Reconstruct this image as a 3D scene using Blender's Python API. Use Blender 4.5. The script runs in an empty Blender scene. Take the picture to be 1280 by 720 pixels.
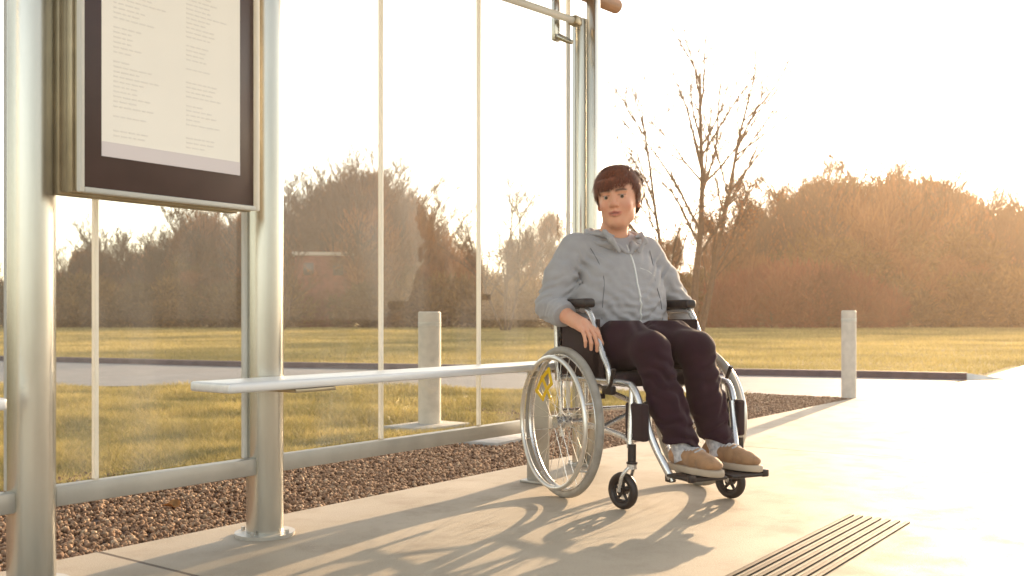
import bpy, bmesh, math, random
import numpy as np
from mathutils import Vector, Matrix
random.seed(7); RNG = np.random.default_rng(11)
R = math.radians
SC = bpy.context.scene
COL = SC.collection
# ------------------------------------------------------------------ camera
F, HOR, CAMH = 1241.0, 399.0, 0.72
cd = bpy.data.cameras.new('camera'); cam = bpy.data.objects.new('camera', cd); COL.objects.link(cam)
cd.sensor_width = 36; cd.lens = F/1280*36; cd.shift_y = (HOR-360)/1280; cd.clip_end = 3000; cd.clip_start = .05
cam.location = (0, 0, CAMH); cam.rotation_euler = (R(90), 0, 0); SC.camera = cam
cd.dof.use_dof = True; cd.dof.focus_distance = 4.0; cd.dof.aperture_fstop = 4.5
# ------------------------------------------------------------------ sky and sun
SUN_EL, SUN_AZ = 12.5, 29.5            # azimuth measured from +Y towards +X
w = bpy.data.worlds.new('World'); SC.world = w; w.use_nodes = True
nt = w.node_tree; sky = nt.nodes.new('ShaderNodeTexSky'); sky.sky_type = 'NISHITA'; sky.sun_disc = False
sky.sun_elevation = R(SUN_EL); sky.sun_rotation = R(SUN_AZ)
sky.air_density = 1.0; sky.dust_density = 1.2; sky.ozone_density = 1.0
bg = nt.nodes['Background']; bg.inputs[1].default_value = .15
hs = nt.nodes.new('ShaderNodeHueSaturation'); hs.inputs['Saturation'].default_value = .5   # thin high cloud: a whiter sky
nt.links.new(sky.outputs[0], hs.inputs['Color']); nt.links.new(hs.outputs[0], bg.inputs[0])
sl = bpy.data.lights.new('sun', 'SUN'); so = bpy.data.objects.new('sun', sl); COL.objects.link(so)
sl.energy = 3.6; sl.angle = R(.6); sl.color = (1.0, .75, .50)
sd = Vector((math.sin(R(SUN_AZ))*math.cos(R(SUN_EL)), math.cos(R(SUN_AZ))*math.cos(R(SUN_EL)), math.sin(R(SUN_EL))))
so.rotation_euler = sd.to_track_quat('Z', 'Y').to_euler(); so.location = sd*50
SC.view_settings.view_transform = 'Standard'; SC.view_settings.look = 'None'
SC.view_settings.exposure = 1.68; SC.view_settings.use_white_balance = True; SC.view_settings.white_balance_temperature = 7150; SC.view_settings.gamma = 1
SC.cycles.use_denoising = True
SC.cycles.max_bounces = 8; SC.cycles.transparent_max_bounces = 24; SC.cycles.volume_bounces = 1
SC.cycles.sample_clamp_indirect = 6
# ------------------------------------------------------------------ frames of reference
U = Vector((.5917, .8061, 0)); W = Vector((-.8061, .5917, 0))     # shelter: along and away
ANG = math.atan2(U.y, U.x)
def S(s, w_, z=0): return U*s + W*w_ + Vector((0, 0, z))
def G(px, py): d = F*CAMH/(py-HOR); return Vector(((px-640)/F*d, d, 0))
def toSW(p): return (p.x*U.x+p.y*U.y, p.x*W.x+p.y*W.y)
# ------------------------------------------------------------------ materials
def mat(name, col, rough=.6, metal=0, spec=.5, var=0, scale=8, bump=0, bscale=60, col2=None, stretch=None, detail=6, trans=0, sheen=0, coat=0):
    m = bpy.data.materials.new(name); m.use_nodes = True
    n = m.node_tree.nodes; l = m.node_tree.links; b = n['Principled BSDF']
    b.inputs['Base Color'].default_value = (*col, 1); b.inputs['Roughness'].default_value = rough
    b.inputs['Metallic'].default_value = metal; b.inputs['Specular IOR Level'].default_value = spec
    if sheen: b.inputs['Sheen Weight'].default_value = sheen
    if coat: b.inputs['Coat Weight'].default_value = coat
    tc = n.new('ShaderNodeTexCoord'); mp = n.new('ShaderNodeMapping'); l.new(tc.outputs['Object'], mp.inputs[0])
    if stretch: mp.inputs['Scale'].default_value = stretch
    if var or col2:
        t = n.new('ShaderNodeTexNoise'); t.inputs['Scale'].default_value = scale; t.inputs['Detail'].default_value = detail
        l.new(mp.outputs[0], t.inputs[0])
        mx = n.new('ShaderNodeMix'); mx.data_type = 'RGBA'
        c2 = col2 if col2 else tuple(c*(1-var) for c in col)
        mx.inputs[6].default_value = (*c2, 1); mx.inputs[7].default_value = (*col, 1)
        rp = n.new('ShaderNodeMapRange'); rp.inputs[1].default_value = .35; rp.inputs[2].default_value = .65
        l.new(t.outputs[0], rp.inputs[0]); l.new(rp.outputs[0], mx.inputs[0]); l.new(mx.outputs[2], b.inputs['Base Color'])
        rr = n.new('ShaderNodeMapRange'); rr.inputs[3].default_value = max(.05, rough-.08); rr.inputs[4].default_value = min(1, rough+.08)
        l.new(t.outputs[0], rr.inputs[0]); l.new(rr.outputs[0], b.inputs['Roughness'])
    if bump:
        t = n.new('ShaderNodeTexNoise'); t.inputs['Scale'].default_value = bscale; t.inputs['Detail'].default_value = 5
        l.new(mp.outputs[0], t.inputs[0]); bp = n.new('ShaderNodeBump'); bp.inputs['Strength'].default_value = bump; bp.inputs['Distance'].default_value = .01
        l.new(t.outputs[0], bp.inputs['Height']); l.new(bp.outputs[0], b.inputs['Normal'])
    if trans:
        tr = n.new('ShaderNodeBsdfTranslucent'); ms = n.new('ShaderNodeMixShader'); ms.inputs[0].default_value = trans
        tr.inputs[0].default_value = (*col, 1); l.new(b.outputs[0], ms.inputs[1]); l.new(tr.outputs[0], ms.inputs[2])
        l.new(ms.outputs[0], n['Material Output'].inputs[0])
    return m
def island_mat(name, cols, rough=.8, trans=0, spec=.3, patch=0, tint=0):
    m = bpy.data.materials.new(name); m.use_nodes = True; n = m.node_tree.nodes; l = m.node_tree.links; b = n['Principled BSDF']
    g = n.new('ShaderNodeNewGeometry'); cr = n.new('ShaderNodeValToRGB'); l.new(g.outputs['Random Per Island'], cr.inputs[0])
    e = cr.color_ramp.elements
    while len(e) < len(cols): e.new(.5)
    for i, c in enumerate(cols): e[i].position = i/(len(cols)-1); e[i].color = (*c, 1)
    out = cr.outputs[0]
    if patch or tint:      # kinds of plant differ: each stand or patch has its own tone
        mx = n.new('ShaderNodeMix'); mx.data_type = 'RGBA'; mx.blend_type = 'MULTIPLY'; mx.inputs[0].default_value = 1
        c2 = n.new('ShaderNodeValToRGB'); c2.color_ramp.elements[0].color = (.55, .56, .50, 1) if patch else (.62, .60, .62, 1); c2.color_ramp.elements[1].color = (1.25, 1.15, 1.05, 1) if patch else (1.45, 1.22, 1.05, 1)
        if patch:
            tc = n.new('ShaderNodeTexCoord'); nz = n.new('ShaderNodeTexNoise'); nz.inputs['Scale'].default_value = patch; nz.inputs['Detail'].default_value = 6; l.new(tc.outputs['Object'], nz.inputs[0])
            mr = n.new('ShaderNodeMapRange'); mr.inputs[1].default_value = .35; mr.inputs[2].default_value = .65; l.new(nz.outputs[0], mr.inputs[0]); l.new(mr.outputs[0], c2.inputs[0])
        else:
            oi = n.new('ShaderNodeObjectInfo'); l.new(oi.outputs['Random'], c2.inputs[0])
        l.new(out, mx.inputs[6]); l.new(c2.outputs[0], mx.inputs[7]); out = mx.outputs[2]
    l.new(out, b.inputs['Base Color']); b.inputs['Roughness'].default_value = rough; b.inputs['Specular IOR Level'].default_value = spec
    if trans:
        tr = n.new('ShaderNodeBsdfTranslucent'); ms = n.new('ShaderNodeMixShader'); ms.inputs[0].default_value = trans
        l.new(out, tr.inputs[0]); l.new(b.outputs[0], ms.inputs[1]); l.new(tr.outputs[0], ms.inputs[2])
        l.new(ms.outputs[0], n['Material Output'].inputs[0])
    return m
M = dict(
    alu=mat('galvanised_post', (.56, .545, .49), .24, .85, var=.18, scale=3, stretch=(4, 4, .7), bump=.04, bscale=180),
    rail=mat('satin_rail', (.44, .41, .36), .42, .35, var=.15, scale=9, bump=.05),
    trim=mat('pale_trim', (.80, .79, .74), .4, 0, var=.06, trans=.45),
    bench=mat('bench_aluminium', (.72, .72, .72), .36, .3, var=.1, scale=5, stretch=(1, 12, 12), bump=.03),
    bronze=mat('bronze_frame', (.42, .35, .24), .35, .7, var=.2, scale=12),
    black=mat('dark_border', (.055, .026, .022), .35, 0, var=.2),
    paper=mat('paper', (.88, .84, .76), .6, 0, var=.04, scale=4),
    band=mat('paper_band', (.66, .60, .60), .6),
    ink=mat('ink', (.76, .725, .67), .7),
    wood=mat('wood', (.42, .22, .11), .55, 0, var=.45, scale=4, stretch=(1, 10, 10), bump=.2, bscale=30),
    bollard=mat('bollard_paint', (.60, .55, .48), .5, 0, var=.18, scale=14, bump=.06),
    rubber=mat('tyre_rubber', (.34, .31, .27), .65, 0, var=.25, scale=20, bump=.15, bscale=120),
    chrome=mat('chrome', (.74, .72, .68), .30, .8, var=.08, scale=30),
    silver=mat('silver_frame', (.66, .65, .64), .26, .8, var=.1, scale=20),
    dark=mat('black_plastic', (.022, .014, .013), .45, 0, var=.3, scale=25, bump=.08),
    fabricd=mat('dark_upholstery', (.030, .012, .014), .85, 0, var=.3, scale=40, bump=.3, bscale=300, sheen=.04),
    yellow=mat('yellow_plastic', (.85, .55, .02), .4, 0, var=.1),
    conc=mat('concrete_pad', (.42, .41, .39), .85, 0, var=.25, scale=12, bump=.3),
    kerb=mat('kerb_stone', (.13, .09, .10), .8, 0, var=.3, scale=6, bump=.3),  # dark purple of the shadow side put into the base colour
    kerbend=mat('kerb_end', (.75, .74, .72), .7, 0, var=.15),
    brick=mat('reflection_red', (.20, .06, .045), .85, 0, var=.35, scale=3),
    white=mat('reflection_pale', (.50, .42, .36), .6, 0, var=.1),
    pane=mat('window_pane', (.05, .05, .06), .1, 0),
    jacket=mat('grey_jacket', (.36, .352, .362), .85, 0, var=.10, scale=22, bump=.3, bscale=260, sheen=.1),
    seam=mat('seam_thread', (.15, .15, .165), .9),
    zip=mat('zip', (.62, .62, .60), .4, .2),
    cord=mat('cord', (.7, .7, .7), .6),
    trouser=mat('trouser_cloth', (.030, .010, .018), .85, 0, spec=.2, var=.25, scale=18, bump=.3, bscale=320, sheen=.04),
    sock=mat('sock_knit', (.58, .56, .56), .9, 0, col2=(.30, .30, .33), scale=70, bump=.4, bscale=200),
    shoe=mat('tan_suede', (.40, .215, .105), .75, 0, var=.3, scale=30, bump=.3, bscale=200, sheen=.2),
    sole=mat('shoe_sole', (.50, .40, .30), .7, 0, var=.2),
    hair=mat('auburn_hair', (.23, .060, .024), .5, 0, var=.55, scale=40, stretch=(3, 3, 1)),
    eyew=mat('eye_white', (.42, .36, .33), .2, coat=.4), iris=mat('iris', (.05, .035, .025), .15, coat=.5),
    bark=mat('bark', (.115, .065, .04), .9, 0, var=.4, scale=6, bump=.5, bscale=20),
    strip=mat('dark_strip', (.045, .028, .018), .75, 0, spec=.2, var=.3, scale=30),
)
def glass_mat():
    m = bpy.data.materials.new('shelter_glass'); m.use_nodes = True; n = m.node_tree.nodes; l = m.node_tree.links
    n.remove(n['Principled BSDF']); t = n.new('ShaderNodeBsdfTransparent'); t.inputs[0].default_value = (.96, .945, .88, 1)
    g = n.new('ShaderNodeBsdfGlossy'); g.inputs['Roughness'].default_value = .02
    d1 = n.new('ShaderNodeBsdfDiffuse'); d2 = n.new('ShaderNodeBsdfTranslucent'); d = n.new('ShaderNodeMixShader'); l.new(d1.outputs[0], d.inputs[1]); l.new(d2.outputs[0], d.inputs[2])
    for q_ in (d1, d2): q_.inputs[0].default_value = (.85, .82, .76, 1)
    fr = n.new('ShaderNodeFresnel'); fr.inputs[0].default_value = 1.45
    # dusty smears, thickened to paint the pale reflected veil on the glass
    tc = n.new('ShaderNodeTexCoord'); mp = n.new('ShaderNodeMapping'); mp.inputs['Scale'].default_value = (1.2, 1.2, .35)
    nz = n.new('ShaderNodeTexNoise'); nz.inputs['Scale'].default_value = 5; nz.inputs['Detail'].default_value = 8
    l.new(tc.outputs['Object'], mp.inputs[0]); l.new(mp.outputs[0], nz.inputs[0])
    mr = n.new('ShaderNodeMapRange'); mr.inputs[1].default_value = .45; mr.inputs[2].default_value = .75; mr.inputs[3].default_value = .035; mr.inputs[4].default_value = .16
    l.new(nz.outputs[0], mr.inputs[0])
    m1 = n.new('ShaderNodeMixShader'); m2 = n.new('ShaderNodeMixShader')
    l.new(mr.outputs[0], m1.inputs[0]); l.new(t.outputs[0], m1.inputs[1]); l.new(d.outputs[0], m1.inputs[2])
    l.new(fr.outputs[0], m2.inputs[0]); l.new(m1.outputs[0], m2.inputs[1]); l.new(g.outputs[0], m2.inputs[2])
    l.new(m2.outputs[0], n['Material Output'].inputs[0]); return m
M['glass'] = glass_mat()
# ------------------------------------------------------------------ object helpers
def link(name, me, parent=None, m=None):
    o = bpy.data.objects.new(name, me); COL.objects.link(o)
    if m is not None and me is not None: me.materials.append(M[m] if isinstance(m, str) else m)
    if parent: o.parent = parent
    return o
def tag(o, label, cat, group=None, kind=None):
    if label: o['label'] = label
    if cat: o['category'] = cat
    if group: o['group'] = group
    if kind: o['kind'] = kind
    return o
def thing(name, label, cat, loc=(0, 0, 0), rz=0, group=None):
    o = bpy.data.objects.new(name, None); COL.objects.link(o); o.location = loc; o.rotation_euler = (0, 0, rz); o.empty_display_size = .1
    return tag(o, label, cat, group)
def finish(bm, name, parent, m, smooth=True, ang=40):
    me = bpy.data.meshes.new(name); bmesh.ops.recalc_face_normals(bm, faces=bm.faces[:]); bm.to_mesh(me); bm.free()
    if smooth:
        for p in me.polygons: p.use_smooth = True
        try: me.set_sharp_from_angle(angle=R(ang))
        except Exception: pass
    return link(name, me, parent, m)
def b_box(bm, c, s, rot=None, bev=.003, seg=2):
    r = bmesh.ops.create_cube(bm, size=1); vs = r['verts']
    bmesh.ops.scale(bm, vec=s, verts=vs)
    if bev:
        es = list({e for v in vs for e in v.link_edges})
        rb = bmesh.ops.bevel(bm, geom=es, offset=min(bev, min(s)*.4), segments=seg, affect='EDGES', profile=.5)
        vs = list({v for f in rb['faces'] for v in f.verts} | {v for v in vs if v.is_valid})
    if rot is not None: bmesh.ops.transform(bm, matrix=rot.to_4x4() if hasattr(rot, 'to_4x4') else rot, verts=vs)
    bmesh.ops.translate(bm, vec=c, verts=vs)
def box(name, c, s, m, parent=None, bev=.003, rot=None):
    bm = bmesh.new(); b_box(bm, c, s, rot, bev); return finish(bm, name, parent, m)
def b_tube(bm, pts, rad, n=12, closed=False, cap=True, flat=1.0):
    pts = [Vector(p) for p in pts]; N = len(pts)
    rad = rad if hasattr(rad, '__len__') else [rad]*N
    rings = []; up = None
    for i, p in enumerate(pts):
        if closed: t = (pts[(i+1) % N]-pts[i-1]).normalized()
        else: t = (pts[min(i+1, N-1)]-pts[max(i-1, 0)]).normalized()
        if up is None:
            up = Vector((0, 0, 1)) if abs(t.z) < .9 else Vector((1, 0, 0))
        up = (up - t*up.dot(t)).normalized(); sd_ = t.cross(up)
        rings.append([bm.verts.new(p+(up*math.cos(a)+sd_*math.sin(a)*flat)*rad[i]) for a in [2*math.pi*k/n for k in range(n)]])
    for i in range(N if closed else N-1):
        a, b = rings[i], rings[(i+1) % N]
        for k in range(n): bm.faces.new((a[k], a[(k+1) % n], b[(k+1) % n], b[k]))
    if cap and not closed: bm.faces.new(rings[0][::-1]); bm.faces.new(rings[-1])
def smooth_path(pts, n=6):
    pts = [Vector(p) for p in pts]; out = []
    for i in range(len(pts)-1):
        p0, p1, p2, p3 = pts[max(i-1, 0)], pts[i], pts[i+1], pts[min(i+2, len(pts)-1)]
        for k in range(n):
            t = k/n; out.append(.5*((2*p1)+(p2-p0)*t+(2*p0-5*p1+4*p2-p3)*t*t+(3*p1-p0-3*p2+p3)*t**3))
    out.append(pts[-1]); return out
def tube(name, pts, rad, m, parent=None, n=14, sm=0, closed=False):
    bm = bmesh.new(); b_tube(bm, smooth_path(pts, sm) if sm else pts, rad, n, closed); return finish(bm, name, parent, m)
def b_cyl(bm, c, axis, r, h, n=32, r2=None):
    axis = Vector(axis).normalized(); b_tube(bm, [Vector(c)-axis*h/2, Vector(c)+axis*h/2], [r, r if r2 is None else r2], n)
def b_torus(bm, c, ax, R_, r, n=64, k=12, flat=1.0):
    ax = Vector(ax).normalized(); e1 = ax.orthogonal().normalized(); e2 = ax.cross(e1); rings = []
    for i in range(n):
        a = 2*math.pi*i/n; d = e1*math.cos(a)+e2*math.sin(a)
        rings.append([bm.verts.new(Vector(c)+d*(R_+r*math.cos(b))+ax*r*flat*math.sin(b)) for b in [2*math.pi*q/k for q in range(k)]])
    for i in range(n):
        A, B = rings[i], rings[(i+1) % n]
        for q in range(k): bm.faces.new((A[q], A[(q+1) % k], B[(q+1) % k], B[q]))
def np_mesh(name, V, Fc, m, parent=None, smooth=False, nv=3):
    me = bpy.data.meshes.new(name); V = np.asarray(V, np.float32); Fc = np.asarray(Fc, np.int32)
    me.vertices.add(len(V)); me.vertices.foreach_set('co', V.ravel())
    me.loops.add(Fc.size); me.loops.foreach_set('vertex_index', Fc.ravel())
    me.polygons.add(len(Fc)); me.polygons.foreach_set('loop_start', np.arange(0, Fc.size, nv, dtype=np.int32))
    if smooth: me.polygons.foreach_set('use_smooth', np.ones(len(Fc), bool))
    me.update(calc_edges=True)
    return link(name, me, parent, m)
# ------------------------------------------------------------------ ground, paths, field
def poly(name, pts, z, m, sub=0):
    bm = bmesh.new(); bm.faces.new([bm.verts.new((p[0], p[1], z)) for p in pts])
    bmesh.ops.triangulate(bm, faces=bm.faces[:]); 
    return finish(bm, name, None, m, smooth=False)
def ground_mat():
    m = mat('field_soil', (.205, .16, .055), .95, 0, col2=(.13, .105, .04), scale=.6, spec=.1, bump=.6, bscale=12)
    return m
gr = poly('ground', [(-1200, -300), (1200, -300), (1200, 1500), (-1200, 1500)], -.035, ground_mat()); tag(gr, None, None, kind='structure')
def pave_mat():
    m = bpy.data.materials.new('pavement'); m.use_nodes = True; n = m.node_tree.nodes; l = m.node_tree.links; b = n['Principled BSDF']
    tc = n.new('ShaderNodeTexCoord'); mp = n.new('ShaderNodeMapping'); mp.inputs['Rotation'].default_value = (0, 0, -ANG)
    l.new(tc.outputs['Object'], mp.inputs[0])
    def noise(sc, det=6, ro=.55):
        t = n.new('ShaderNodeTexNoise'); t.inputs['Scale'].default_value = sc; t.inputs['Detail'].default_value = det; t.inputs['Roughness'].default_value = ro
        l.new(mp.outputs[0], t.inputs[0]); return t
    def mix(a, b_, f):
        x = n.new('ShaderNodeMix'); x.data_type = 'RGBA'
        for i, v in ((6, a), (7, b_), (0, f)):
            if isinstance(v, tuple): x.inputs[i].default_value = (*v, 1)
            else: l.new(v, x.inputs[i])
        return x.outputs[2]
    def rng(o, a, b_, c=0, d=1):
        r = n.new('ShaderNodeMapRange'); l.new(o, r.inputs[0])
        for i, v in enumerate((a, b_, c, d)): r.inputs[i+1].default_value = v
        return r.outputs[0]
    big = noise(.7, 4); med = noise(5, 8, .65); fine = noise(160, 3); speck = noise(420, 2)
    c = mix((.31, .26, .195), (.44, .375, .295), rng(big.outputs[0], .35, .65))
    c = mix(c, (.29, .24, .185), rng(med.outputs[0], .50, .70, 0, .8))
    c = mix(c, (.23, .19, .145), rng(fine.outputs[0], .56, .72, 0, .5))
    c = mix(c, (.56, .50, .42), rng(speck.outputs[0], .6, .72, 0, .5))
    # joints
    sx = n.new('ShaderNodeSeparateXYZ'); l.new(mp.outputs[0], sx.inputs[0])
    def joint(o, period, off, half):
        a = n.new('ShaderNodeMath'); a.operation = 'SUBTRACT'; l.new(o, a.inputs[0]); a.inputs[1].default_value = off
        p = n.new('ShaderNodeMath'); p.operation = 'PINGPONG'; l.new(a.outputs[0], p.inputs[0]); p.inputs[1].default_value = period/2
        k = n.new('ShaderNodeMath'); k.operation = 'LESS_THAN'; l.new(p.outputs[0], k.inputs[0]); k.inputs[1].default_value = half
        return k.outputs[0]
    j1 = joint(sx.outputs[0], 3.6, 1.72, .0075); j2 = joint(sx.outputs[1], 9, -.75, .005)
    mxm = n.new('ShaderNodeMath'); mxm.operation = 'MAXIMUM'; l.new(j1, mxm.inputs[0]); l.new(j2, mxm.inputs[1])
    c = mix(c, (.09, .065, .045), mxm.outputs[0]); l.new(c, b.inputs['Base Color'])
    l.new(rng(med.outputs[0], .3, .7, .62, .82), b.inputs['Roughness']); b.inputs['Specular IOR Level'].default_value = .3
    h = n.new('ShaderNodeMath'); h.operation = 'SUBTRACT'; l.new(fine.outputs[0], h.inputs[0]); l.new(mxm.outputs[0], h.inputs[1])
    bp = n.new('ShaderNodeBump'); bp.inputs['Strength'].default_value = .35; bp.inputs['Distance'].default_value = .004
    l.new(h.outputs[0], bp.inputs['Height']); l.new(bp.outputs[0], b.inputs['Normal']); return m
e2 = S(9.25, 2.85)
pv = poly('pavement', [S(-8, 2.85), S(-8, -12), (60, -12), (60, 52), (30, 42), (12.5, 20.8), (7.94, 15.4), (5.52, 11.85), e2], 0.0, pave_mat())
tag(pv, None, None, kind='structure')
kerb_line = [(-24, 22.5), (-14, 19.2), (-7.76, 16.86), (-4.12, 15.14), (-.8, 14.05), (2.67, 12.95), (4.3, 12.41), (5.45, 11.9)]
near_line = [(-24, 12.6), (-14, 11.6), (-9, 10.95), (-4.9, 10.64), (-3.67, 10.9), (-1.37, 10.6), (-.335, 10.39), (2.263, 9.72), (e2.x, e2.y)]
pts = near_line + kerb_line[::-1]
ph = poly('path', pts, -.006, mat('path_asphalt', (.21, .20, .205), .62, 0, var=.22, scale=3, bump=.5, bscale=140)); tag(ph, None, None, kind='structure')
# kerb beyond the path: one stone line, thing
kb = thing('kerb', 'stone kerb, its shadow side painted dark, along the far side of the path, ending in a pale dropped stone', 'kerb', (5.45, 11.9, 0))
bm = bmesh.new(); kp = [Vector((a, b, 0)) for a, b in kerb_line]
def strip_prism(bm, line, wid, z0, z1, inv):
    L = []
    for i, p in enumerate(line):
        t = (line[min(i+1, len(line)-1)]-line[max(i-1, 0)]).normalized(); nrm = Vector((-t.y, t.x, 0))
        L.append([bm.verts.new(inv @ (p+nrm*a+Vector((0, 0, z)))) for a, z in ((0, z0), (0, z1-.01), (.012, z1), (wid, z1), (wid, z0))])
    for a, b in zip(L, L[1:]):
        for k in range(5): bm.faces.new((a[k], a[(k+1) % 5], b[(k+1) % 5], b[k]))
    bm.faces.new(L[0]); bm.faces.new(L[-1][::-1])
inv = Matrix.Translation((-5.45, -11.9, 0))
strip_prism(bm, smooth_path(kp, 5), .14, -.03, .075, inv); finish(bm, 'kerb_stones', kb, 'kerb', smooth=False)
bm = bmesh.new(); d = Vector((.50, .10, 0))
for (a, z) in (): pass
q = [Vector((0, 0, -.03)), Vector((0, .14, -.03)), Vector((0, .14, .075)), Vector((0, 0, .075))]
A = [bm.verts.new(v+Vector((.004, 0, 0))) for v in q]; B = [bm.verts.new(Vector((.42, v.y-.05, min(v.z, .012)))) for v in q]
for k in range(4): bm.faces.new((A[k], A[(k+1) % 4], B[(k+1) % 4], B[k]))
bm.faces.new(A[::-1]); bm.faces.new(B); finish(bm, 'end_stone', kb, 'kerbend', smooth=False)
# ------------------------------------------------------------------ gravel bed
def ico():
    bm = bmesh.new(); bmesh.ops.create_icosphere(bm, subdivisions=1, radius=1)
    V = np.array([v.co[:] for v in bm.verts]); Fa = np.array([[v.index for v in f.verts] for f in bm.faces]); bm.free(); return V, Fa
IV, IF = ico()
def rotmats(n):
    q = RNG.normal(size=(n, 4)); q /= np.linalg.norm(q, axis=1)[:, None]; a, b, c, d = q.T
    return np.stack([1-2*(c*c+d*d), 2*(b*c-a*d), 2*(b*d+a*c), 2*(b*c+a*d), 1-2*(b*b+d*d), 2*(c*d-a*b), 2*(b*d-a*c), 2*(c*d+a*b), 1-2*(b*b+c*c)], 1).reshape(-1, 3, 3)
def wob(s):  return .22*np.sin(s*1.3)+.12*np.sin(s*3.1+1)+.06*np.sin(s*7.7)
def gravel(name, n, smin, smax):
    s = RNG.uniform(smin, smax, n); far = 4.1+wob(s)*.7
    edge = RNG.random(n)**1.15; w_ = 2.862+edge*(far-2.862)
    th = RNG.random(n) < .05; w_ = np.where(th, far+RNG.exponential(.18, n), w_)
    P = np.outer(s, U[:])+np.outer(w_, W[:]); P[:, 2] = -.016+RNG.uniform(-.006, .010, n)
    keep = s < 9.24; P = P[keep]; n = len(P)
    sz = RNG.uniform(.006, .0125, n)[:, None, None]*RNG.uniform(.6, 1.2, (n, 1, 3))
    base = IV[None]*(1+RNG.uniform(-.22, .22, (n, 12, 1)))*sz
    V = np.einsum('nij,nvj->nvi', rotmats(n), base)+P[:, None]
    Fa = IF[None]+(np.arange(n)*12)[:, None, None]
    o = np_mesh(name, V.reshape(-1, 3), Fa.reshape(-1, 3), island_mat('gravel_stones', [(.08, .04, .024), (.25, .15, .09), (.13, .072, .045), (.36, .235, .15), (.18, .105, .065), (.44, .33, .23)], .85))
    return o
gv = gravel('gravel', 78000, -1.2, 9.24); tag(gv, None, None, kind='stuff')
gb = poly('gravel_bed', [S(-6, 2.852), S(9.248, 2.852), S(9.248, 4.25), S(6, 4.2), S(3, 4.1), S(-6, 4.2)], -.02, mat('grit', (.085, .05, .04), .95, var=.4, scale=60, bump=1, bscale=90))
tag(gb, None, None, kind='structure')
# ------------------------------------------------------------------ grass
def blades(name, P, hgt, wid, m, lean=.5):
    n = len(P); a = RNG.uniform(0, 2*np.pi, n); dx, dy = np.cos(a)*wid, np.sin(a)*wid
    l1 = RNG.normal(0, lean, n)*hgt; l2 = RNG.normal(0, lean, n)*hgt
    V = np.zeros((n, 5, 3)); 
    V[:, 0] = P+np.stack([-dx, -dy, 0*dx], 1); V[:, 1] = P+np.stack([dx, dy, 0*dx], 1)
    mid = P+np.stack([l1*.35, l2*.35, hgt*.6], 1)
    V[:, 2] = mid+np.stack([dx*.7, dy*.7, 0*dx], 1); V[:, 3] = mid-np.stack([dx*.7, dy*.7, 0*dx], 1); V[:, 4] = P+np.stack([l1, l2, hgt], 1)
    b = (np.arange(n)*5)[:, None]; Fa = np.concatenate([b+[0, 1, 2], b+[0, 2, 3], b+[3, 2, 4]])
    return np_mesh(name, V.reshape(-1, 3), Fa, m)
def inside(P, poly_):
    x, y = P[:, 0], P[:, 1]; r = np.zeros(len(P), bool); n = len(poly_)
    for i in range(n):
        x1, y1 = poly_[i][:2]; x2, y2 = poly_[(i+1) % n][:2]
        c = ((y1 > y) != (y2 > y)); r ^= c & (x < (x2-x1)*(y-y1)/((y2-y1) or 1e-9)+x1)
    return r
path_poly = pts
gcol = [(.28, .25, .08), (.50, .42, .17), (.36, .32, .11), (.58, .48, .25), (.30, .28, .09), (.52, .44, .20)]
gm = island_mat('grass_blades', gcol, .7, trans=.3, patch=1.6)
def near_grass():
    n = 420000; d = 3.2*np.exp(RNG.uniform(0, math.log(12.5/3.2), n)); k = RNG.uniform(-.62, .30, n)
    P = np.stack([k*d, d, np.full(n, -.03)], 1); s = P@np.array(U[:]); w_ = P@np.array(W[:])
    lim = 3.98+wob(s)*.8+RNG.exponential(.12, n)
    ok = (w_ > lim) & (~inside(P, path_poly)) & (P[:, 1] < np.interp(P[:, 0], [a for a, b in near_line], [b for a, b in near_line])) & (s < 9.2)
    P = P[ok]; d = d[ok]; n = len(P)
    cl = np.sin(P[:, 0]*3.1+np.sin(P[:, 1]*2.3)*1.5)+np.sin(P[:, 1]*4.7+P[:, 0]*1.9)
    h = RNG.uniform(.03, .08, n)*(1+.28*cl); return blades('near_grass', P, h, .0018+.0005*d/4, gm, .6)
ng = near_grass(); tag(ng, None, None, kind='stuff')
def far_grass():
    n = 420000; d = 11.8*np.exp(RNG.uniform(0, math.log(98/11.8), n)**1.0); k = RNG.uniform(-.62, .62, n)
    P = np.stack([k*d, d, np.full(n, -.03)], 1)
    yk = np.interp(P[:, 0], [a for a, b in kerb_line]+[7.94, 12.5, 30, 60], [b for a, b in kerb_line]+[15.5, 21, 42.5, 54])
    P = P[P[:, 1] > yk+.2]; n = len(P); d = P[:, 1]
    cl = np.sin(P[:, 0]*1.1+np.sin(P[:, 1]*.7)*2)+np.sin(P[:, 1]*1.3+P[:, 0]*.5)
    h = RNG.uniform(.02, .05, n)*(.8+d/30)*(1+.15*cl); return blades('field_grass', P, h, .0022*d/10, island_mat('field_blades', [(.42, .36, .14), (.52, .44, .21), (.33, .29, .11), (.58, .49, .26), (.37, .33, .12)], .75, trans=.3, patch=.25), .5)
fg = far_grass(); tag(fg, None, None, kind='stuff')
g = G(214, 634); bm = bmesh.new(); rr0 = random.Random(2)
rim = [bm.verts.new((.035*math.cos(a)*(1+.25*math.sin(3*a)), .024*math.sin(a)*(1+.2*math.cos(5*a)), .012*math.sin(2*a)+.012)) for a in [6.283*k/16 for k in range(16)]]
cv = bm.verts.new((0, 0, .002)); [bm.faces.new((cv, rim[k], rim[(k+1) % 16])) for k in range(16)]
r1 = bmesh.ops.solidify(bm, geom=bm.faces[:], thickness=.0012)
lf = finish(bm, 'dead_leaf', None, mat('leaf_brown', (.48, .26, .10), .7, 0, var=.4, scale=60)); lf.location = (g.x, g.y, .0); lf.rotation_euler = (.3, .1, .8); tag(lf, 'single curled brown leaf on the gravel between the two left posts', 'leaf')
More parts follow.
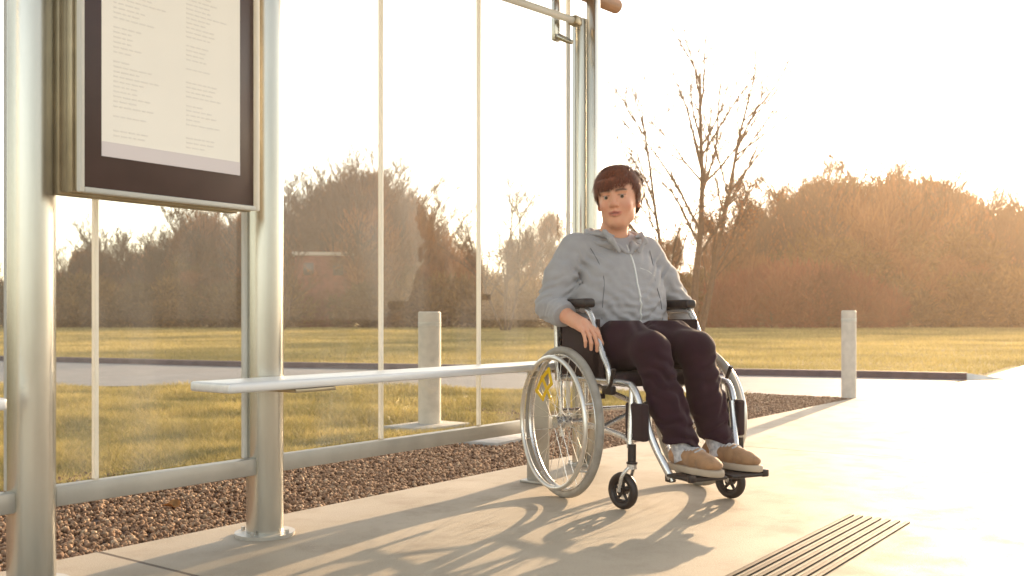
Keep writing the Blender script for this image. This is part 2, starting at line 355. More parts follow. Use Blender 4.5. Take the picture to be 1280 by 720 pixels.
# ------------------------------------------------------------------ shelter
SH = thing('bus_shelter', 'open bus shelter of round grey posts, clear glass wall and low rail', 'bus shelter', S(2.187, 2.63), ANG)
def L(s, w_, z=0): return Vector((s-2.187, w_-2.63, z))
def post(s, w_=2.63, r=.061, top=2.5, base=True):
    bm = bmesh.new(); b_tube(bm, [L(s, w_, .011), L(s, w_, top)], r, 40); p = finish(bm, 'post', SH, 'alu')
    if base:
        bm = bmesh.new(); b_cyl(bm, L(s, w_, .0055), (0, 0, 1), r*1.62, .011, 40)
        for a in (20, 110, 200, 290):
            c = L(s, w_, .016)+Vector((math.cos(R(a)), math.sin(R(a)), 0))*r*1.35; b_cyl(bm, c, (0, 0, 1), .007, .012, 6)
        finish(bm, 'base_plate', p, 'rail')
    return p
post(1.392); post(2.187); 
post(-.10)
# far post: round post plus a flat upright beside it
post(4.155, 2.635, .037, 2.20); 
bm = bmesh.new(); b_box(bm, L(4.175, 2.568, 1.15), (.052, .052, 2.29), bev=.004); finish(bm, 'side_upright', SH, 'alu')
# rails, split at the posts
def rail(s0, s1, z0=.207, z1=.262, w_=2.63, d=.045):
    box('rail', L((s0+s1)/2, w_, (z0+z1)/2), (s1-s0, d, z1-z0), 'rail', SH, .004)
rail(-.04, 1.34); rail(1.45, 2.135); rail(2.245, 4.085)
# glass panes and upright strips between them
GW = 2.655
strips = [-.10, .75, 1.395, 1.592, 2.121, 2.768, 3.373, 4.10]
def upright(s, wd=.013, z1=2.45): 
    box('mullion', L(s, GW, (.262+z1)/2), (wd, .018, z1-.262), 'trim', SH, .002)
for s in (.75, 1.34, 1.592, 2.122, 2.768, 3.373): upright(s)
upright(4.082, .014)
ed = [-.09, .75, 1.34, 1.592, 2.122, 2.768, 3.373, 4.082]
for a, b in zip(ed, ed[1:]):
    bm = bmesh.new(); z0, z1 = .266, 2.44; a += .009; b -= .009
    vs = [bm.verts.new(L(x, GW, z)) for x, z in ((a, z0), (b, z0), (b, z1), (a, z1))]; bm.faces.new(vs)
    me = bpy.data.meshes.new('glass_pane'); bm.to_mesh(me); bm.free(); link('glass_pane', me, SH, 'glass')
# head rail sloping to the far post, bracket, timber roof beam
bm = bmesh.new(); b_tube(bm, [L(4.06, 2.60, 2.165), L(3.35, 2.60, 2.122), L(-.1, 2.585, 1.92+.06)], .017, 16); finish(bm, 'head_rail', SH, 'trim')
bm = bmesh.new(); b_box(bm, L(4.06, 2.60, 2.165), (.06, .05, .045), bev=.01); finish(bm, 'rail_clamp', SH, 'bronze')
bm = bmesh.new(); b_tube(bm, [L(4.45, 2.60, 2.335), L(3.0, 2.60, 2.27), L(-.3, 2.60, 2.12+.12)], .037, 28); finish(bm, 'roof_beam', SH, 'wood')
bm = bmesh.new(); b_tube(bm, [L(4.30, 2.60, 2.42), L(4.30, 1.2, 2.52)], .034, 24); finish(bm, 'cross_beam', SH, 'wood')
bm = bmesh.new(); b_box(bm, L(3.98, 2.66, 2.17), (.045, .02, .22), bev=.003); b_tube(bm, [L(3.98, 2.645, 2.08), L(3.98, 2.60, 2.055), L(3.99, 2.57, 2.04)], [.016, .014, .01], 10); finish(bm, 'hanger_bracket', SH, 'alu')
# roof panel high above the frame
bm = bmesh.new(); b_box(bm, L(2.1, 2.05, 2.60), (4.9, 1.5, .03), bev=.004); finish(bm, 'roof_panel', SH, 'glass')
# bench: seat slab on flat legs
BN = thing('bench', 'long pale aluminium bench seat running past the round post to the wheelchair', 'bench', S(2.9, 2.50), ANG)
def BL(s, w_, z=0): return Vector((s-2.9, w_-2.50, z))
def seat_slab(parent, s0, s1, f, w0=2.36, w1=2.60, z1=.532, th=.03):
    bm = bmesh.new(); b_box(bm, f((s0+s1)/2, (w0+w1)/2, z1-th/2), (s1-s0, w1-w0, th), bev=.008, seg=3); return finish(bm, 'seat', parent, 'bench')
seat_slab(BN, 1.845, 3.78, BL, 2.375, 2.565)
box('support_bracket', BL(2.187, 2.47, .495), (.17, .18, .012), 'bronze', BN)
bm = bmesh.new(); b_tube(bm, [BL(2.187, 2.535, 0.003), BL(2.187, 2.535, .44)], .055, 40)
bm.free()
bm = bmesh.new(); b_box(bm, BL(3.60, 2.50, .2505), (.012, .115, .499), bev=.003); b_box(bm, BL(3.60, 2.50, .006), (.09, .135, .01), bev=.002); finish(bm, 'leg', BN, 'rail')
bm = bmesh.new(); b_box(bm, BL(3.60, 2.47, .4945), (.12, .17, .012), bev=.002); finish(bm, 'support_bracket', BN, 'bronze')
B2 = thing('bench', 'end of a second bench seat touching the leftmost post at the photo edge', 'bench', S(.6, 2.47), ANG)
bm = bmesh.new(); f2 = lambda s, w_, z=0: Vector((s-.6, w_-2.47, z))
b_box(bm, f2(.50, 2.47, .517), (1.40, .19, .03), bev=.008, seg=3); finish(bm, 'seat', B2, 'bench')
bm = bmesh.new(); b_box(bm, f2(.1, 2.50, .251), (.012, .115, .50), bev=.003); finish(bm, 'leg', B2, 'rail')
# timetable case
TC = thing('timetable_case', 'bronze framed display case with a black border and a cream timetable', 'display case', S(1.72, 2.45, 1.055), ANG)
def T(s, w_, z): return Vector((s-1.72, w_-2.45, z-1.055))
s0, s1, z0, z1 = 1.426, 2.018, 1.055, 2.02
bm = bmesh.new()
for k, (a, b, inset) in enumerate([(2.588, 2.556, .0), (2.555, 2.524, .006), (2.523, 2.490, .0), (2.489, 2.470, .006)]):
    b_box(bm, T((s0+s1)/2, (a+b)/2, (z0+z1)/2), (s1-s0-2*inset, a-b, z1-z0-2*inset), bev=.004)
finish(bm, 'case_body', TC, 'bronze')
bm = bmesh.new()
for (c, s) in (((s0+.007, z0/2+z1/2), (.014, z1-z0)), ((s1-.007, z0/2+z1/2), (.014, z1-z0)), (((s0+s1)/2, z0+.007), (s1-s0-.028, .014)), (((s0+s1)/2, z1-.007), (s1-s0-.028, .014))):
    b_box(bm, T(c[0], 2.459, c[1]), (s[0], .020, s[1]), bev=.004)
finish(bm, 'case_frame', TC, 'trim')
box('border', T((s0+s1)/2, 2.4655, (z0+z1)/2), (s1-s0-.03, .007, z1-z0-.03), 'black', TC, .001)
ps0, ps1, pz0 = 1.494, 1.950, 1.158
po = box('timetable', T((ps0+ps1)/2, 2.4612, (pz0+1.95)/2), (ps1-ps0, .001, 1.95-pz0), 'paper', TC, 0)
box('footer_band', T((ps0+ps1)/2, 2.4603, pz0+.020), (ps1-ps0, .0008, .04), 'band', po, 0)
bm = bmesh.new(); z = pz0+.06; r_ = random.Random(3)
while z < 1.93:
    for c0, mx in ((ps0+.035, .12), (ps0+.265, .10)):
        if r_.random() < .86:
            x = c0; tot = r_.uniform(.4, 1)*mx*(1.4 if r_.random() < .15 else 1)
            while x < c0+tot:
                wl = r_.uniform(.008, .024); b_box(bm, T(x+wl/2, 2.4602, z), (wl, .0006, .0035), bev=0); x += wl+.005
    z += .0135 if r_.random() < .85 else .026
finish(bm, 'text_lines', po, 'ink', smooth=False)
# ------------------------------------------------------------------ bollards, pads, tactile strip
def bollard(px, py, r, h, label):
    g = G(px, py); t = thing('bollard', label, 'bollard', g, 0, 'bollards by the path')
    bm = bmesh.new(); b_tube(bm, [(0, 0, 0), (0, 0, h-.008), (0, 0, h)], [r, r, r-.008], 32); finish(bm, 'shaft', t, 'bollard', ang=30)
    bm = bmesh.new(); b_tube(bm, [(0, 0, h-.10), (0, 0, h-.07)], [r+.0015, r+.0015], 32); finish(bm, 'reflective_band', t, 'trim')
    return t
bollard(1061, 497, .066, .80, 'pale round bollard at the tip of the gravel, in the open right of the wheelchair')
b2 = bollard(537, 531, .078, .76, 'round bollard standing on a flat pad behind the shelter glass'); b2.location.z = .012
g = G(537, 533); cp = box('concrete_pad', (0, 0, 0), (.50, .34, .05), 'conc', None, .006); cp.location = (g.x-.02, g.y+.02, -.012); cp.rotation_euler.z = ANG; tag(cp, 'flat concrete pad under the bollard behind the glass', 'pad')
g = G(625, 548); cp = box('drain_cover', (0, 0, 0), (.62, .32, .04), 'conc', None, .006); cp.location = (g.x, g.y+.03, -.008); cp.rotation_euler.z = ANG+.12; tag(cp, 'flat grey slab lying in the gravel behind the flat bench leg', 'slab')
TS = thing('guide_strip', 'seven thin dark ribs set in the pavement, running towards the lower right edge', 'guide strip', S(2.4, 1.05), ANG)
for k in range(7):
    wv = .950+k*.0335; box('rib', Vector(((3.66+.006*k-.9)/2+.9-2.4, wv-1.05, .0025)), (2.76, .016, .006), 'strip', TS, .001)
# ------------------------------------------------------------------ signed distance modelling of the person
class Fld:
    def __init__(s, lo, hi, h):
        s.lo = np.array(lo, float); s.h = h; s.n = np.ceil((np.array(hi)-s.lo)/h).astype(int)+1; s.a = np.full(s.n, .25, np.float32)
    def grid(s, lo, hi):
        i0 = np.maximum(0, np.floor((np.array(lo)-s.lo)/s.h).astype(int)); i1 = np.minimum(s.n, np.ceil((np.array(hi)-s.lo)/s.h).astype(int)+1)
        i1 = np.maximum(i1, i0+1); sl_ = tuple(slice(a, b) for a, b in zip(i0, i1))
        ax = [s.lo[k]+s.h*np.arange(i0[k], i1[k]) for k in range(3)]
        return sl_, np.meshgrid(*ax, indexing='ij', sparse=True)
    def put(s, d, sl_, k, op):
        a = s.a[sl_]
        if op == 'u': h = np.maximum(k-np.abs(a-d), 0)/k if k else 0; r = np.minimum(a, d)-h*h*k*.25
        else: d = -d; h = np.maximum(k-np.abs(a-d), 0)/k if k else 0; r = np.maximum(a, d)+h*h*k*.25
        s.a[sl_] = r
    def cone(s, p1, r1, p2, r2, k=.03, op='u', sc=None):
        p1, p2 = np.array(p1, float), np.array(p2, float); m = max(r1, r2)+k+.02
        sl_, (X, Y, Z) = s.grid(np.minimum(p1, p2)-m, np.maximum(p1, p2)+m); v = p2-p1; L2 = max((v@v), 1e-9)
        t = np.clip(((X-p1[0])*v[0]+(Y-p1[1])*v[1]+(Z-p1[2])*v[2])/L2, 0, 1)
        d = np.sqrt((X-p1[0]-t*v[0])**2+(Y-p1[1]-t*v[1])**2+(Z-p1[2]-t*v[2])**2)-(r1+(r2-r1)*t); s.put(d, sl_, k, op)
    def ell(s, c, r, Rm=None, k=.03, op='u'):
        c, r = np.array(c, float), np.array(r, float); m = r.max()+k+.02
        sl_, (X, Y, Z) = s.grid(c-m, c+m); X, Y, Z = X-c[0], Y-c[1], Z-c[2]
        if Rm is not None: X, Y, Z = (Rm[0, i]*X+Rm[1, i]*Y+Rm[2, i]*Z for i in range(3))
        q = np.sqrt((X/r[0])**2+(Y/r[1])**2+(Z/r[2])**2)+1e-9; g = np.sqrt((X/r[0]**2)**2+(Y/r[1]**2)**2+(Z/r[2]**2)**2)+1e-9
        s.put(q*(q-1)/g, sl_, k, op)
    def chain(s, pts, rs, k=.03, op='u'):
        for a, b, ra, rb in zip(pts, pts[1:], rs, rs[1:]): s.cone(a, ra, b, rb, k, op)
    def XYZ(s): return s.grid(s.lo, s.lo+s.h*s.n)[1]
    def mesh(s, iters=1):
        a = s.a; ins = a < 0; n = np.array(a.shape)-1; cnt = np.zeros(n, np.int8)
        cs = [(i, j, k) for i in (0, 1) for j in (0, 1) for k in (0, 1)]
        for i, j, k in cs: cnt += ins[i:n[0]+i, j:n[1]+j, k:n[2]+k]
        act = (cnt > 0) & (cnt < 8); idx = np.argwhere(act); vid = np.full(n, -1, np.int64); vid[act] = np.arange(len(idx))
        val = {c: a[idx[:, 0]+c[0], idx[:, 1]+c[1], idx[:, 2]+c[2]] for c in cs}; acc = np.zeros((len(idx), 3)); nn = np.zeros(len(idx))
        for c in cs:
            for ax in range(3):
                if c[ax]: continue
                e = list(c); e[ax] = 1; e = tuple(e); v0, v1 = val[c], val[e]; x = (v0 < 0) != (v1 < 0)
                t = np.where(x, v0/np.where(x, v0-v1, 1), 0); P = np.tile(np.array(c, float), (len(idx), 1)); P[:, ax] += t
                acc[x] += P[x]; nn += x
        V = s.lo+s.h*(idx+acc/np.maximum(nn, 1)[:, None]); Q = []
        for ax in range(3):
            o1, o2 = [(1, 2), (2, 0), (0, 1)][ax]
            A = [slice(None)]*3; B = [slice(None)]*3; A[ax] = slice(0, -1); B[ax] = slice(1, None)
            ch = ins[tuple(A)] != ins[tuple(B)]; I = np.argwhere(ch); I = I[(I[:, o1] > 0) & (I[:, o2] > 0) & (I[:, o1] < n[o1]) & (I[:, o2] < n[o2])]
            def cell(d1, d2): J = I.copy(); J[:, o1] -= d1; J[:, o2] -= d2; return vid[J[:, 0], J[:, 1], J[:, 2]]
            q = np.stack([cell(1, 1), cell(0, 1), cell(0, 0), cell(1, 0)], 1); fl = ~ins[I[:, 0], I[:, 1], I[:, 2]]; q[fl] = q[fl][:, ::-1]
            Q.append(q[(q >= 0).all(1)])
        Q = np.concatenate(Q)
        for _ in range(iters):
            S_ = np.zeros_like(V); C = np.zeros(len(V))
            for a_, b_ in ((0, 1), (1, 2), (2, 3), (3, 0)):
                for x, y in ((a_, b_), (b_, a_)):
                    for c in range(3): S_[:, c] += np.bincount(Q[:, x], V[Q[:, y], c], len(V))
                    C += np.bincount(Q[:, x], minlength=len(V))
            V = V*.5+.5*S_/np.maximum(C, 1)[:, None]
        return V, Q
    def at(s, p):
        q = (np.array(p)-s.lo)/s.h; i = np.clip(np.floor(q).astype(int), 0, s.n-2); f = q-i; r = 0
        for c in ((x, y, z) for x in (0, 1) for y in (0, 1) for z in (0, 1)):
            r += s.a[tuple(i+c)]*np.prod([f[k] if c[k] else 1-f[k] for k in range(3)])
        return r
    def hit(s, p, d, step=.003, n=200):
        p, d = np.array(p, float), np.array(d, float); d /= np.linalg.norm(d)
        for _ in range(n):
            if s.at(p) < 0: return p
            p = p+d*step
        return p
O0 = Vector((.503, 4.163, 0)); PA = math.atan2(-.894, .447)
PR = thing('person', 'person in a grey zip jacket, dark trousers and tan shoes sitting in the wheelchair', 'person', O0, PA)
# head frame
HC = np.array([-.100, -.004, 1.232]); YAW, ROLL, NOD = R(-44), R(4), R(2)
HR = np.array(Matrix.Rotation(YAW, 3, 'Z') @ Matrix.Rotation(ROLL, 3, 'X') @ Matrix.Rotation(NOD, 3, 'Y')); HS = 1.08
def H(x, y, z): return HC+HR@(np.array([x, y, z])*HS)
def hell(f, c, r, k, op='u', rot=None): f.ell(H(*c), np.array(r)*HS, HR if rot is None else HR@rot, k*HS, op)
def hcone(f, a, ra, b, rb, k, op='u'): f.cone(H(*a), ra*HS, H(*b), rb*HS, k*HS, op)
# joints, person frame: x forward, y to the person's left, z up
shR, elR, wrR = (-.165, -.180, 1.018), (-.13, -.318, .775), (.035, -.300, .715)
shL, elL, wrL = (-.165, .180, 1.018), (-.13, .325, .785), (-.06, .352, .655)
hipR, knR, anR = (-.10, -.095, .565), (.335, -.128, .598), (.485, -.085, .205)
hipL, knL, anL = (-.10, .095, .565), (.350, .074, .598), (.450, .100, .205)
body = Fld((-.34, -.45, .10), (.72, .45, 1.45), .0036)
f = body
f.chain([(-.14, 0, .58), (-.17, 0, .75), (-.18, 0, .92)], [.13, .12, .12], .06)
f.cone((-.175, -.10, .98), .075, (-.175, .10, .98), .075, .06)
f.chain([(-.165, 0, 1.01), (-.140, 0, 1.10), (-.118, 0, 1.17)], [.066, .053, .050], .03)
for a, b, c in ((shR, elR, wrR), (shL, elL, wrL)): f.chain([a, b], [.055, .042], .03); f.chain([b, c], [.043, .028], .015)
for a, b, c, toe in ((hipR, knR, anR, (.61, -.09, .175)), (hipL, knL, anL, (.58, .125, .175))):
    f.chain([a, b, c], [.062, .050, .032], .03); f.cone(c, .027, toe, .018, .02)
# hands
def hand(f, wr, mid, kn_dir, side, fin, thumb, r=.0084):
    f.cone(wr, .026, mid, .030, .015)
    for chain_, rr in fin: f.chain(chain_, [r*rr, r*rr*.96, r*rr*.9, r*rr*.8], .005)
    f.chain(thumb, [.014, .0115, .0105, .0085], .008)
# near hand: drapes over the side of the chair, fingers curl down round the armrest tube
def V3(*a): return np.array(a, float)
w0 = V3(*wrR); pc = w0+V3(.055, .012, -.022)
fing = []
for i, (dy, ln) in enumerate(((.030, .92), (.010, 1.0), (-.010, .94), (-.028, .78))):
    k0 = w0+V3(.082, .012+dy*1.0, -.030-abs(dy)*.15); st = w0+V3(.03, .004+dy*.4, -.010)
    p1 = k0+V3(.030, .004+dy*.15, -.028)*ln; p2 = p1+V3(.008, .006+dy*.1, -.033)*ln; p3 = p2+V3(-.008, .004, -.027)*ln
    f.cone(st, .016, k0, .0118, .009)
    fing.append(([k0, p1, p2, p3], 1.05 if i < 3 else .92))
hand(f, w0, w0+V3(.048, .010, -.018), None, 1, fing, [w0+V3(.022, .026, -.012), w0+V3(.055, .052, -.018), w0+V3(.080, .058, -.036), w0+V3(.096, .056, -.052)])
w1 = V3(*wrL); fl = []
for dy in (-.030, -.010, .010, .030):
    k0 = w1+V3(.02+dy, .010, -.055); fl.append(([k0, k0+V3(.004, .012, -.03), k0+V3(.002, .006, -.055), k0+V3(.0, -.008, -.068)], 1.0))
hand(f, w1, w1+V3(.012, .006, -.045), None, 1, fl, [w1+V3(.02, 0, -.02), w1+V3(.045, -.012, -.04), w1+V3(.05, -.014, -.06), w1+V3(.046, -.012, -.076)])
# head
hell(f, (-.018, 0, .030), (.098, .080, .088), .02)
hell(f, (.020, 0, -.020), (.073, .065, .088), .03)
hell(f, (.034, 0, -.068), (.048, .044, .040), .03)
hell(f, (.062, 0, -.096), (.024, .028, .017), .022)
for s_ in (-1, 1):
    hell(f, (.062, s_*.038, -.028), (.022, .022, .022), .02)            # cheeks
    hell(f, (.012, s_*.046, -.062), (.026, .014, .026), .02)            # jaw corners
    hcone(f, (.092, s_*.014, .026), .006, (.078, s_*.048, .024), .006, .012)   # brow ridge
    hell(f, (.0955, s_*.0325, .006), (.014, .0165, .0105), .012, 's')      # sockets
    hell(f, (.0735, s_*.0315, .004), (.0140, .0165, .0135), .003)       # lids / eyeball volume
    hell(f, (.0905, s_*.0315, .0035), (.006, .0125, .0036), .003, 's')   # eye opening
    hcone(f, (.084, s_*.0185, .0125), .0026, (.0775, s_*.045, .0105), .0026, .004)   # upper lid fold
    rot = np.array(Matrix.Rotation(R(18)*s_, 3, 'Z'))
    hell(f, (-.010, s_*.080, -.008), (.017, .007, .030), .006, rot=rot)
    hell(f, (-.003, s_*.0855, -.006), (.009, .005, .018), .004, 's', rot=rot)
    hell(f, (-.010, s_*.078, -.030), (.008, .006, .009), .006)
hcone(f, (.085, 0, .014), .0075, (.106, 0, -.022), .0105, .012)
hell(f, (.108, 0, -.027), (.0115, .0115, .0095), .008)
for s_ in (-1, 1):
    hell(f, (.098, s_*.0125, -.030), (.010, .0075, .0075), .006); hell(f, (.1045, s_*.0075, -.0375), (.005, .0032, .004), .002, 's')
hcone(f, (.094, 0, -.040), .004, (.094, 0, -.050), .004, .008)
for s_ in (-1, 1):
    hcone(f, (.0985, s_*.006, -.0545), .0050, (.086, s_*.022, -.0585), .0030, .006)      # upper lip
    hcone(f, (.0965, s_*.004, -.0675), .0060, (.085, s_*.020, -.0625), .0030, .006)      # lower lip
hcone(f, (.104, -.016, -.0603), .0024, (.104, .016, -.0603), .0024, .003, 's')
V, Q = f.mesh(1)
bo = np_mesh('body', V, Q, None, PR, True, 4); me = bo.data
# colouring: lips, brows, cheeks, plus painted shade between the lips, as a colour attribute
ca = me.color_attributes.new('skin_tone', 'FLOAT_COLOR', 'POINT'); Lc = ((V-HC)@HR)/HS
col = np.tile(np.array([.70, .36, .235]), (len(V), 1))
def blend(mask, c): 
    global col; col = col*(1-mask[:, None])+np.array(c)*mask[:, None]
def gau(c, r): q = ((Lc-np.array(c))/np.array(r)); return np.exp(-(q**2).sum(1))
hm = (V[:, 2] > 1.1)
for s_ in (-1, 1): blend(.55*gau((.07, s_*.044, -.030), (.03, .02, .02))*hm, (.62, .24, .17)); blend(.6*gau((-.01, s_*.083, -.01), (.02, .02, .03))*hm, (.60, .24, .16))
blend(.5*gau((.112, 0, -.028), (.012, .014, .012))*hm, (.60, .25, .17))
for s_ in (-1, 1):
    for t in np.linspace(0, 1, 7):
        blend(np.clip(.95*gau((.098-.006*t-.012*t*t, s_*(.014+.034*t), .0265+.004*math.sin(t*2.4)), (.016, .006, .0048)), 0, .92)*hm, (.09, .045, .025))
    for t in np.linspace(0, 1, 6):
        blend(np.clip(.75*gau((.100-.012*t, s_*.022*t, -.0555-.002*t), (.012, .0055, .0036)), 0, .8)*hm, (.44, .12, .095)); blend(np.clip(.75*gau((.098-.012*t, s_*.019*t, -.067+.004*t), (.012, .0055, .0045)), 0, .8)*hm, (.50, .16, .12))
    for t in np.linspace(0, 1, 5): blend(np.clip(.8*gau((.088-.006*t, s_*(.020+.024*t), .0100), (.012, .004, .0022)), 0, .8)*hm, (.06, .03, .02))
for t in np.linspace(-1, 1, 7): blend(np.clip(.9*gau((.098, .015*t, -.0605), (.012, .004, .0022)), 0, .9)*hm, (.10, .03, .025))  # shade in the mouth parting, put into the skin colour
ca.data.foreach_set('color', np.concatenate([np.clip(col, 0, 1), np.ones((len(V), 1))], 1).astype(np.float32).ravel())
sk = mat('skin', (.6, .34, .23), .5, 0, spec=.4, bump=.12, bscale=240); n = sk.node_tree.nodes; l = sk.node_tree.links; b = n['Principled BSDF']
at_ = n.new('ShaderNodeAttribute'); at_.attribute_name = 'skin_tone'
nz = n.new('ShaderNodeTexNoise'); nz.inputs['Scale'].default_value = 45; nz.inputs['Detail'].default_value = 5; tcn = n.new('ShaderNodeTexCoord'); l.new(tcn.outputs['Object'], nz.inputs[0])
mx = n.new('ShaderNodeMix'); mx.data_type = 'RGBA'; mx.blend_type = 'MULTIPLY'; mrn = n.new('ShaderNodeMapRange'); mrn.inputs[1].default_value = .45; mrn.inputs[2].default_value = .7; mrn.inputs[4].default_value = .35
l.new(nz.outputs[0], mrn.inputs[0]); l.new(mrn.outputs[0], mx.inputs[0]); mx.inputs[7].default_value = (1, .72, .65, 1); l.new(at_.outputs[0], mx.inputs[6]); l.new(mx.outputs[2], b.inputs['Base Color'])
b.inputs['Subsurface Weight'].default_value = .15; b.inputs['Subsurface Radius'].default_value = (.012, .005, .003); b.inputs['Subsurface Scale'].default_value = .6
me.materials.append(sk)
# eyes
for s_ in (-1, 1):
    c = H(.0745, s_*.0315, .0035); bm = bmesh.new(); bmesh.ops.create_uvsphere(bm, u_segments=24, v_segments=16, radius=.0132*HS); bmesh.ops.translate(bm, vec=c, verts=bm.verts)
    eo = finish(bm, 'eye', PR, 'eyew'); g_ = HR@np.array([.97, .12, -.06]); bm = bmesh.new(); b_cyl(bm, c+g_*.0128*HS, g_, .0064*HS, .0022, 20, .0054*HS); finish(bm, 'iris', eo, 'iris')
# jacket -----------------------------------------------------------
J = Fld((-.36, -.46, .55), (.16, .46, 1.24), .0042); f = J
f.chain([(-.120, 0, .655), (-.135, 0, .76), (-.160, 0, .90), (-.175, 0, .99)], [.160, .168, .148, .118], .05)
for s_ in (-1, 1):
    f.cone((-.112, s_*.096, .68), .136, (-.137, s_*.104, .82), .132, .05)
    f.cone((-.145, s_*.095, .82), .118, (-.165, s_*.120, .97), .084, .05)
    f.cone((-.165, s_*.03, 1.052), .060, (-.165, s_*.165, 1.002), .064, .04)
    f.ell((-.085, s_*.085, .915), (.06, .08, .07), None, .05)
f.chain([shR, (-.150, -.258, .90), elR], [.069, .066, .059], .03); f.chain([elR, (-.055, -.315, .748), (-.015, -.312, .735)], [.059, .050, .0485], .03)
f.chain([shL, (-.150, .258, .90), elL], [.069, .066, .059], .03); f.chain([elL, wrL], [.059, .043], .03)
f.cone((-.165, -.235, .99), .003, (-.08, -.20, .86), .003, .03, 's'); 
# folds
X, Y, Z = f.XYZ()
def fold(p, dirv, amp, wl, rad, ph=0):
    d2 = ((X-p[0])**2+(Y-p[1])**2+(Z-p[2])**2)/rad**2; t = (X-p[0])*dirv[0]+(Y-p[1])*dirv[1]+(Z-p[2])*dirv[2]
    tw = t+.008*np.sin(40*(X+Y*.7)+ph)+.006*np.sin(63*(Z-Y)+ph*2)
    f.a += (1.5*amp*np.exp(-d2)*np.sin(tw*2*math.pi/wl+ph)).astype(np.float32)
fold((-.02, 0, .68), (.0, .25, 1), .0045, .038, .15); fold((-.02, .10, .74), (0, -.5, .86), .0045, .05, .10, 1)
fold((-.02, -.10, .74), (0, .55, .83), .0050, .05, .10, 2); fold((-.13, -.30, .80), (-.2, -.3, .9), .0055, .036, .085, .4)
fold((-.05, -.31, .75), (.95, 0, -.25), .0038, .030, .06, .8); fold((-.13, .31, .81), (-.2, .35, .9), .0050, .040, .08, 1.4)
fold((-.08, -.17, .93), (0, .75, .65), .0045, .045, .08, 2); fold((-.08, .17, .93), (0, -.75, .65), .0045, .045, .08, 0)
fold((-.15, -.24, .93), (.1, -.5, .8), .003, .05, .08, 2.2); fold((-.15, .24, .93), (.1, .5, .8), .003, .05, .08, 1.2)
f.a += (.0014*np.sin(14*X+11*Z+3*np.sin(9*Y))*np.sin(12*Y+5*Z+1)).astype(np.float32)
# hem at the hips, cuff ends, neck hole
hem = .652+.035*np.clip(-(X+.05)/.2, -1, 1)*0
f.a = np.maximum(f.a, np.where((np.abs(Y) < .25), (hem+.012*np.sin(Y*14)-Z), -1)).astype(np.float32)
cp_, cn = np.array([-.018, -.312, .735]), np.array([.92, .06, -.32]); cn /= np.linalg.norm(cn)
f.a = np.maximum(f.a, np.where((Y < -.2) & (Z < .85) & (X > -.1), (X-cp_[0])*cn[0]+(Y-cp_[1])*cn[1]+(Z-cp_[2])*cn[2], -1)).astype(np.float32)
lw = np.array(wrL)+np.array([0, 0, .02]); f.a = np.maximum(f.a, np.where((Y > .27) & (Z < .8), lw[2]-Z, -1)).astype(np.float32)
f.cone((-.165, 0, 1.02), .060, (-.12, 0, 1.22), .075, .012, 's')
V, Q = f.mesh(1); jo = np_mesh('jacket', V, Q, 'jacket', PR, True, 4)
# front surface helper
def front(y, z, off=.001): p = J.hit((.16, y, z), (-1, 0, 0)); return Vector(p)+Vector((off, 0, 0))
zl = [front(.006*math.sin(z*9)+.012, z, .0015) for z in np.linspace(.658, 1.035, 40)]
tube('zip', zl, .0042, 'zip', jo, 8); 
bm = bmesh.new(); p = front(.012, 1.02, .006); b_box(bm, p+Vector((.003, 0, -.014)), (.004, .007, .022), bev=.001); finish(bm, 'zip_pull', jo, 'zip')
# seams
def seam(pts_, m='seam', r=.0017): tube('seam', [front(y, z, .0005) for y, z in pts_], r, m, jo, 6, 4)
seam([(.15, 1.02), (.135, .95), (.125, .88), (.14, .80), (.15, .72), (.145, .67)]); seam([(-.15, 1.02), (-.135, .95), (-.13, .88), (-.145, .80), (-.15, .72), (-.145, .67)])
seam([(.045, .935), (.085, .925), (.122, .905)], 'zip', .0022)
# collar and folded hood
C = Fld((-.33, -.20, .96), (.08, .20, 1.20), .0032); f = C; nb = np.array([-.150, 0, 1.075])
def ringpt(a, rx, ry, z, dx=0): return np.array([nb[0]+dx+rx*math.cos(a), ry*math.sin(a), z])
N = 30
for i in range(N):
    a0 = R(28+304*i/N); a1 = R(28+304*(i+1)/N)
    def hz(a): fr = (math.cos(a)+1)/2; return 1.083-.040*fr
    f.cone(ringpt(a0, .104, .104, hz(a0)-.020), .013, ringpt(a1, .104, .104, hz(a1)-.020), .013, .012)
    f.cone(ringpt(a0, .108, .114, hz(a0)+.026), .0075, ringpt(a1, .108, .114, hz(a1)+.026), .0075, .016)
    bk = max(0, -math.cos((a0+a1)/2)+.5); f.cone(ringpt(a0, .116, .138, hz(a0)-.010, -.012), .007+.011*bk, ringpt(a1, .116, .138, hz(a1)-.010, -.012), .007+.011*bk, .014)
for s_ in (-1, 1):   # open lapels falling to the zip
    f.chain([ringpt(R(28*s_), .098, .098, 1.040), (-.045, s_*.035, 1.025), (-.038, s_*.012+.010, 1.000)], [.014, .012, .010], .012)
    f.chain([ringpt(R(46*s_), .118, .128, 1.088), (-.030, s_*.084, 1.052), (-.022, s_*.050, 1.004)], [.010, .011, .007], .012)
X, Y, Z = f.XYZ(); f.a += (.0022*np.sin(55*Y+30*Z)*np.sin(48*X+1)+.0015*np.sin(120*Y+60*Z)).astype(np.float32)
V, Q = f.mesh(1); co = np_mesh('collar', V, Q, 'jacket', jo, True, 4)
# inner shirt at the neck
bm = bmesh.new(); b_torus(bm, (-.138, 0, 1.062), (.35, 0, 1), .064, .012, 40, 10); b_torus(bm, (-.142, 0, 1.045), (.35, 0, 1), .072, .016, 40, 10); finish(bm, 'shirt_collar', PR, 'jacket')
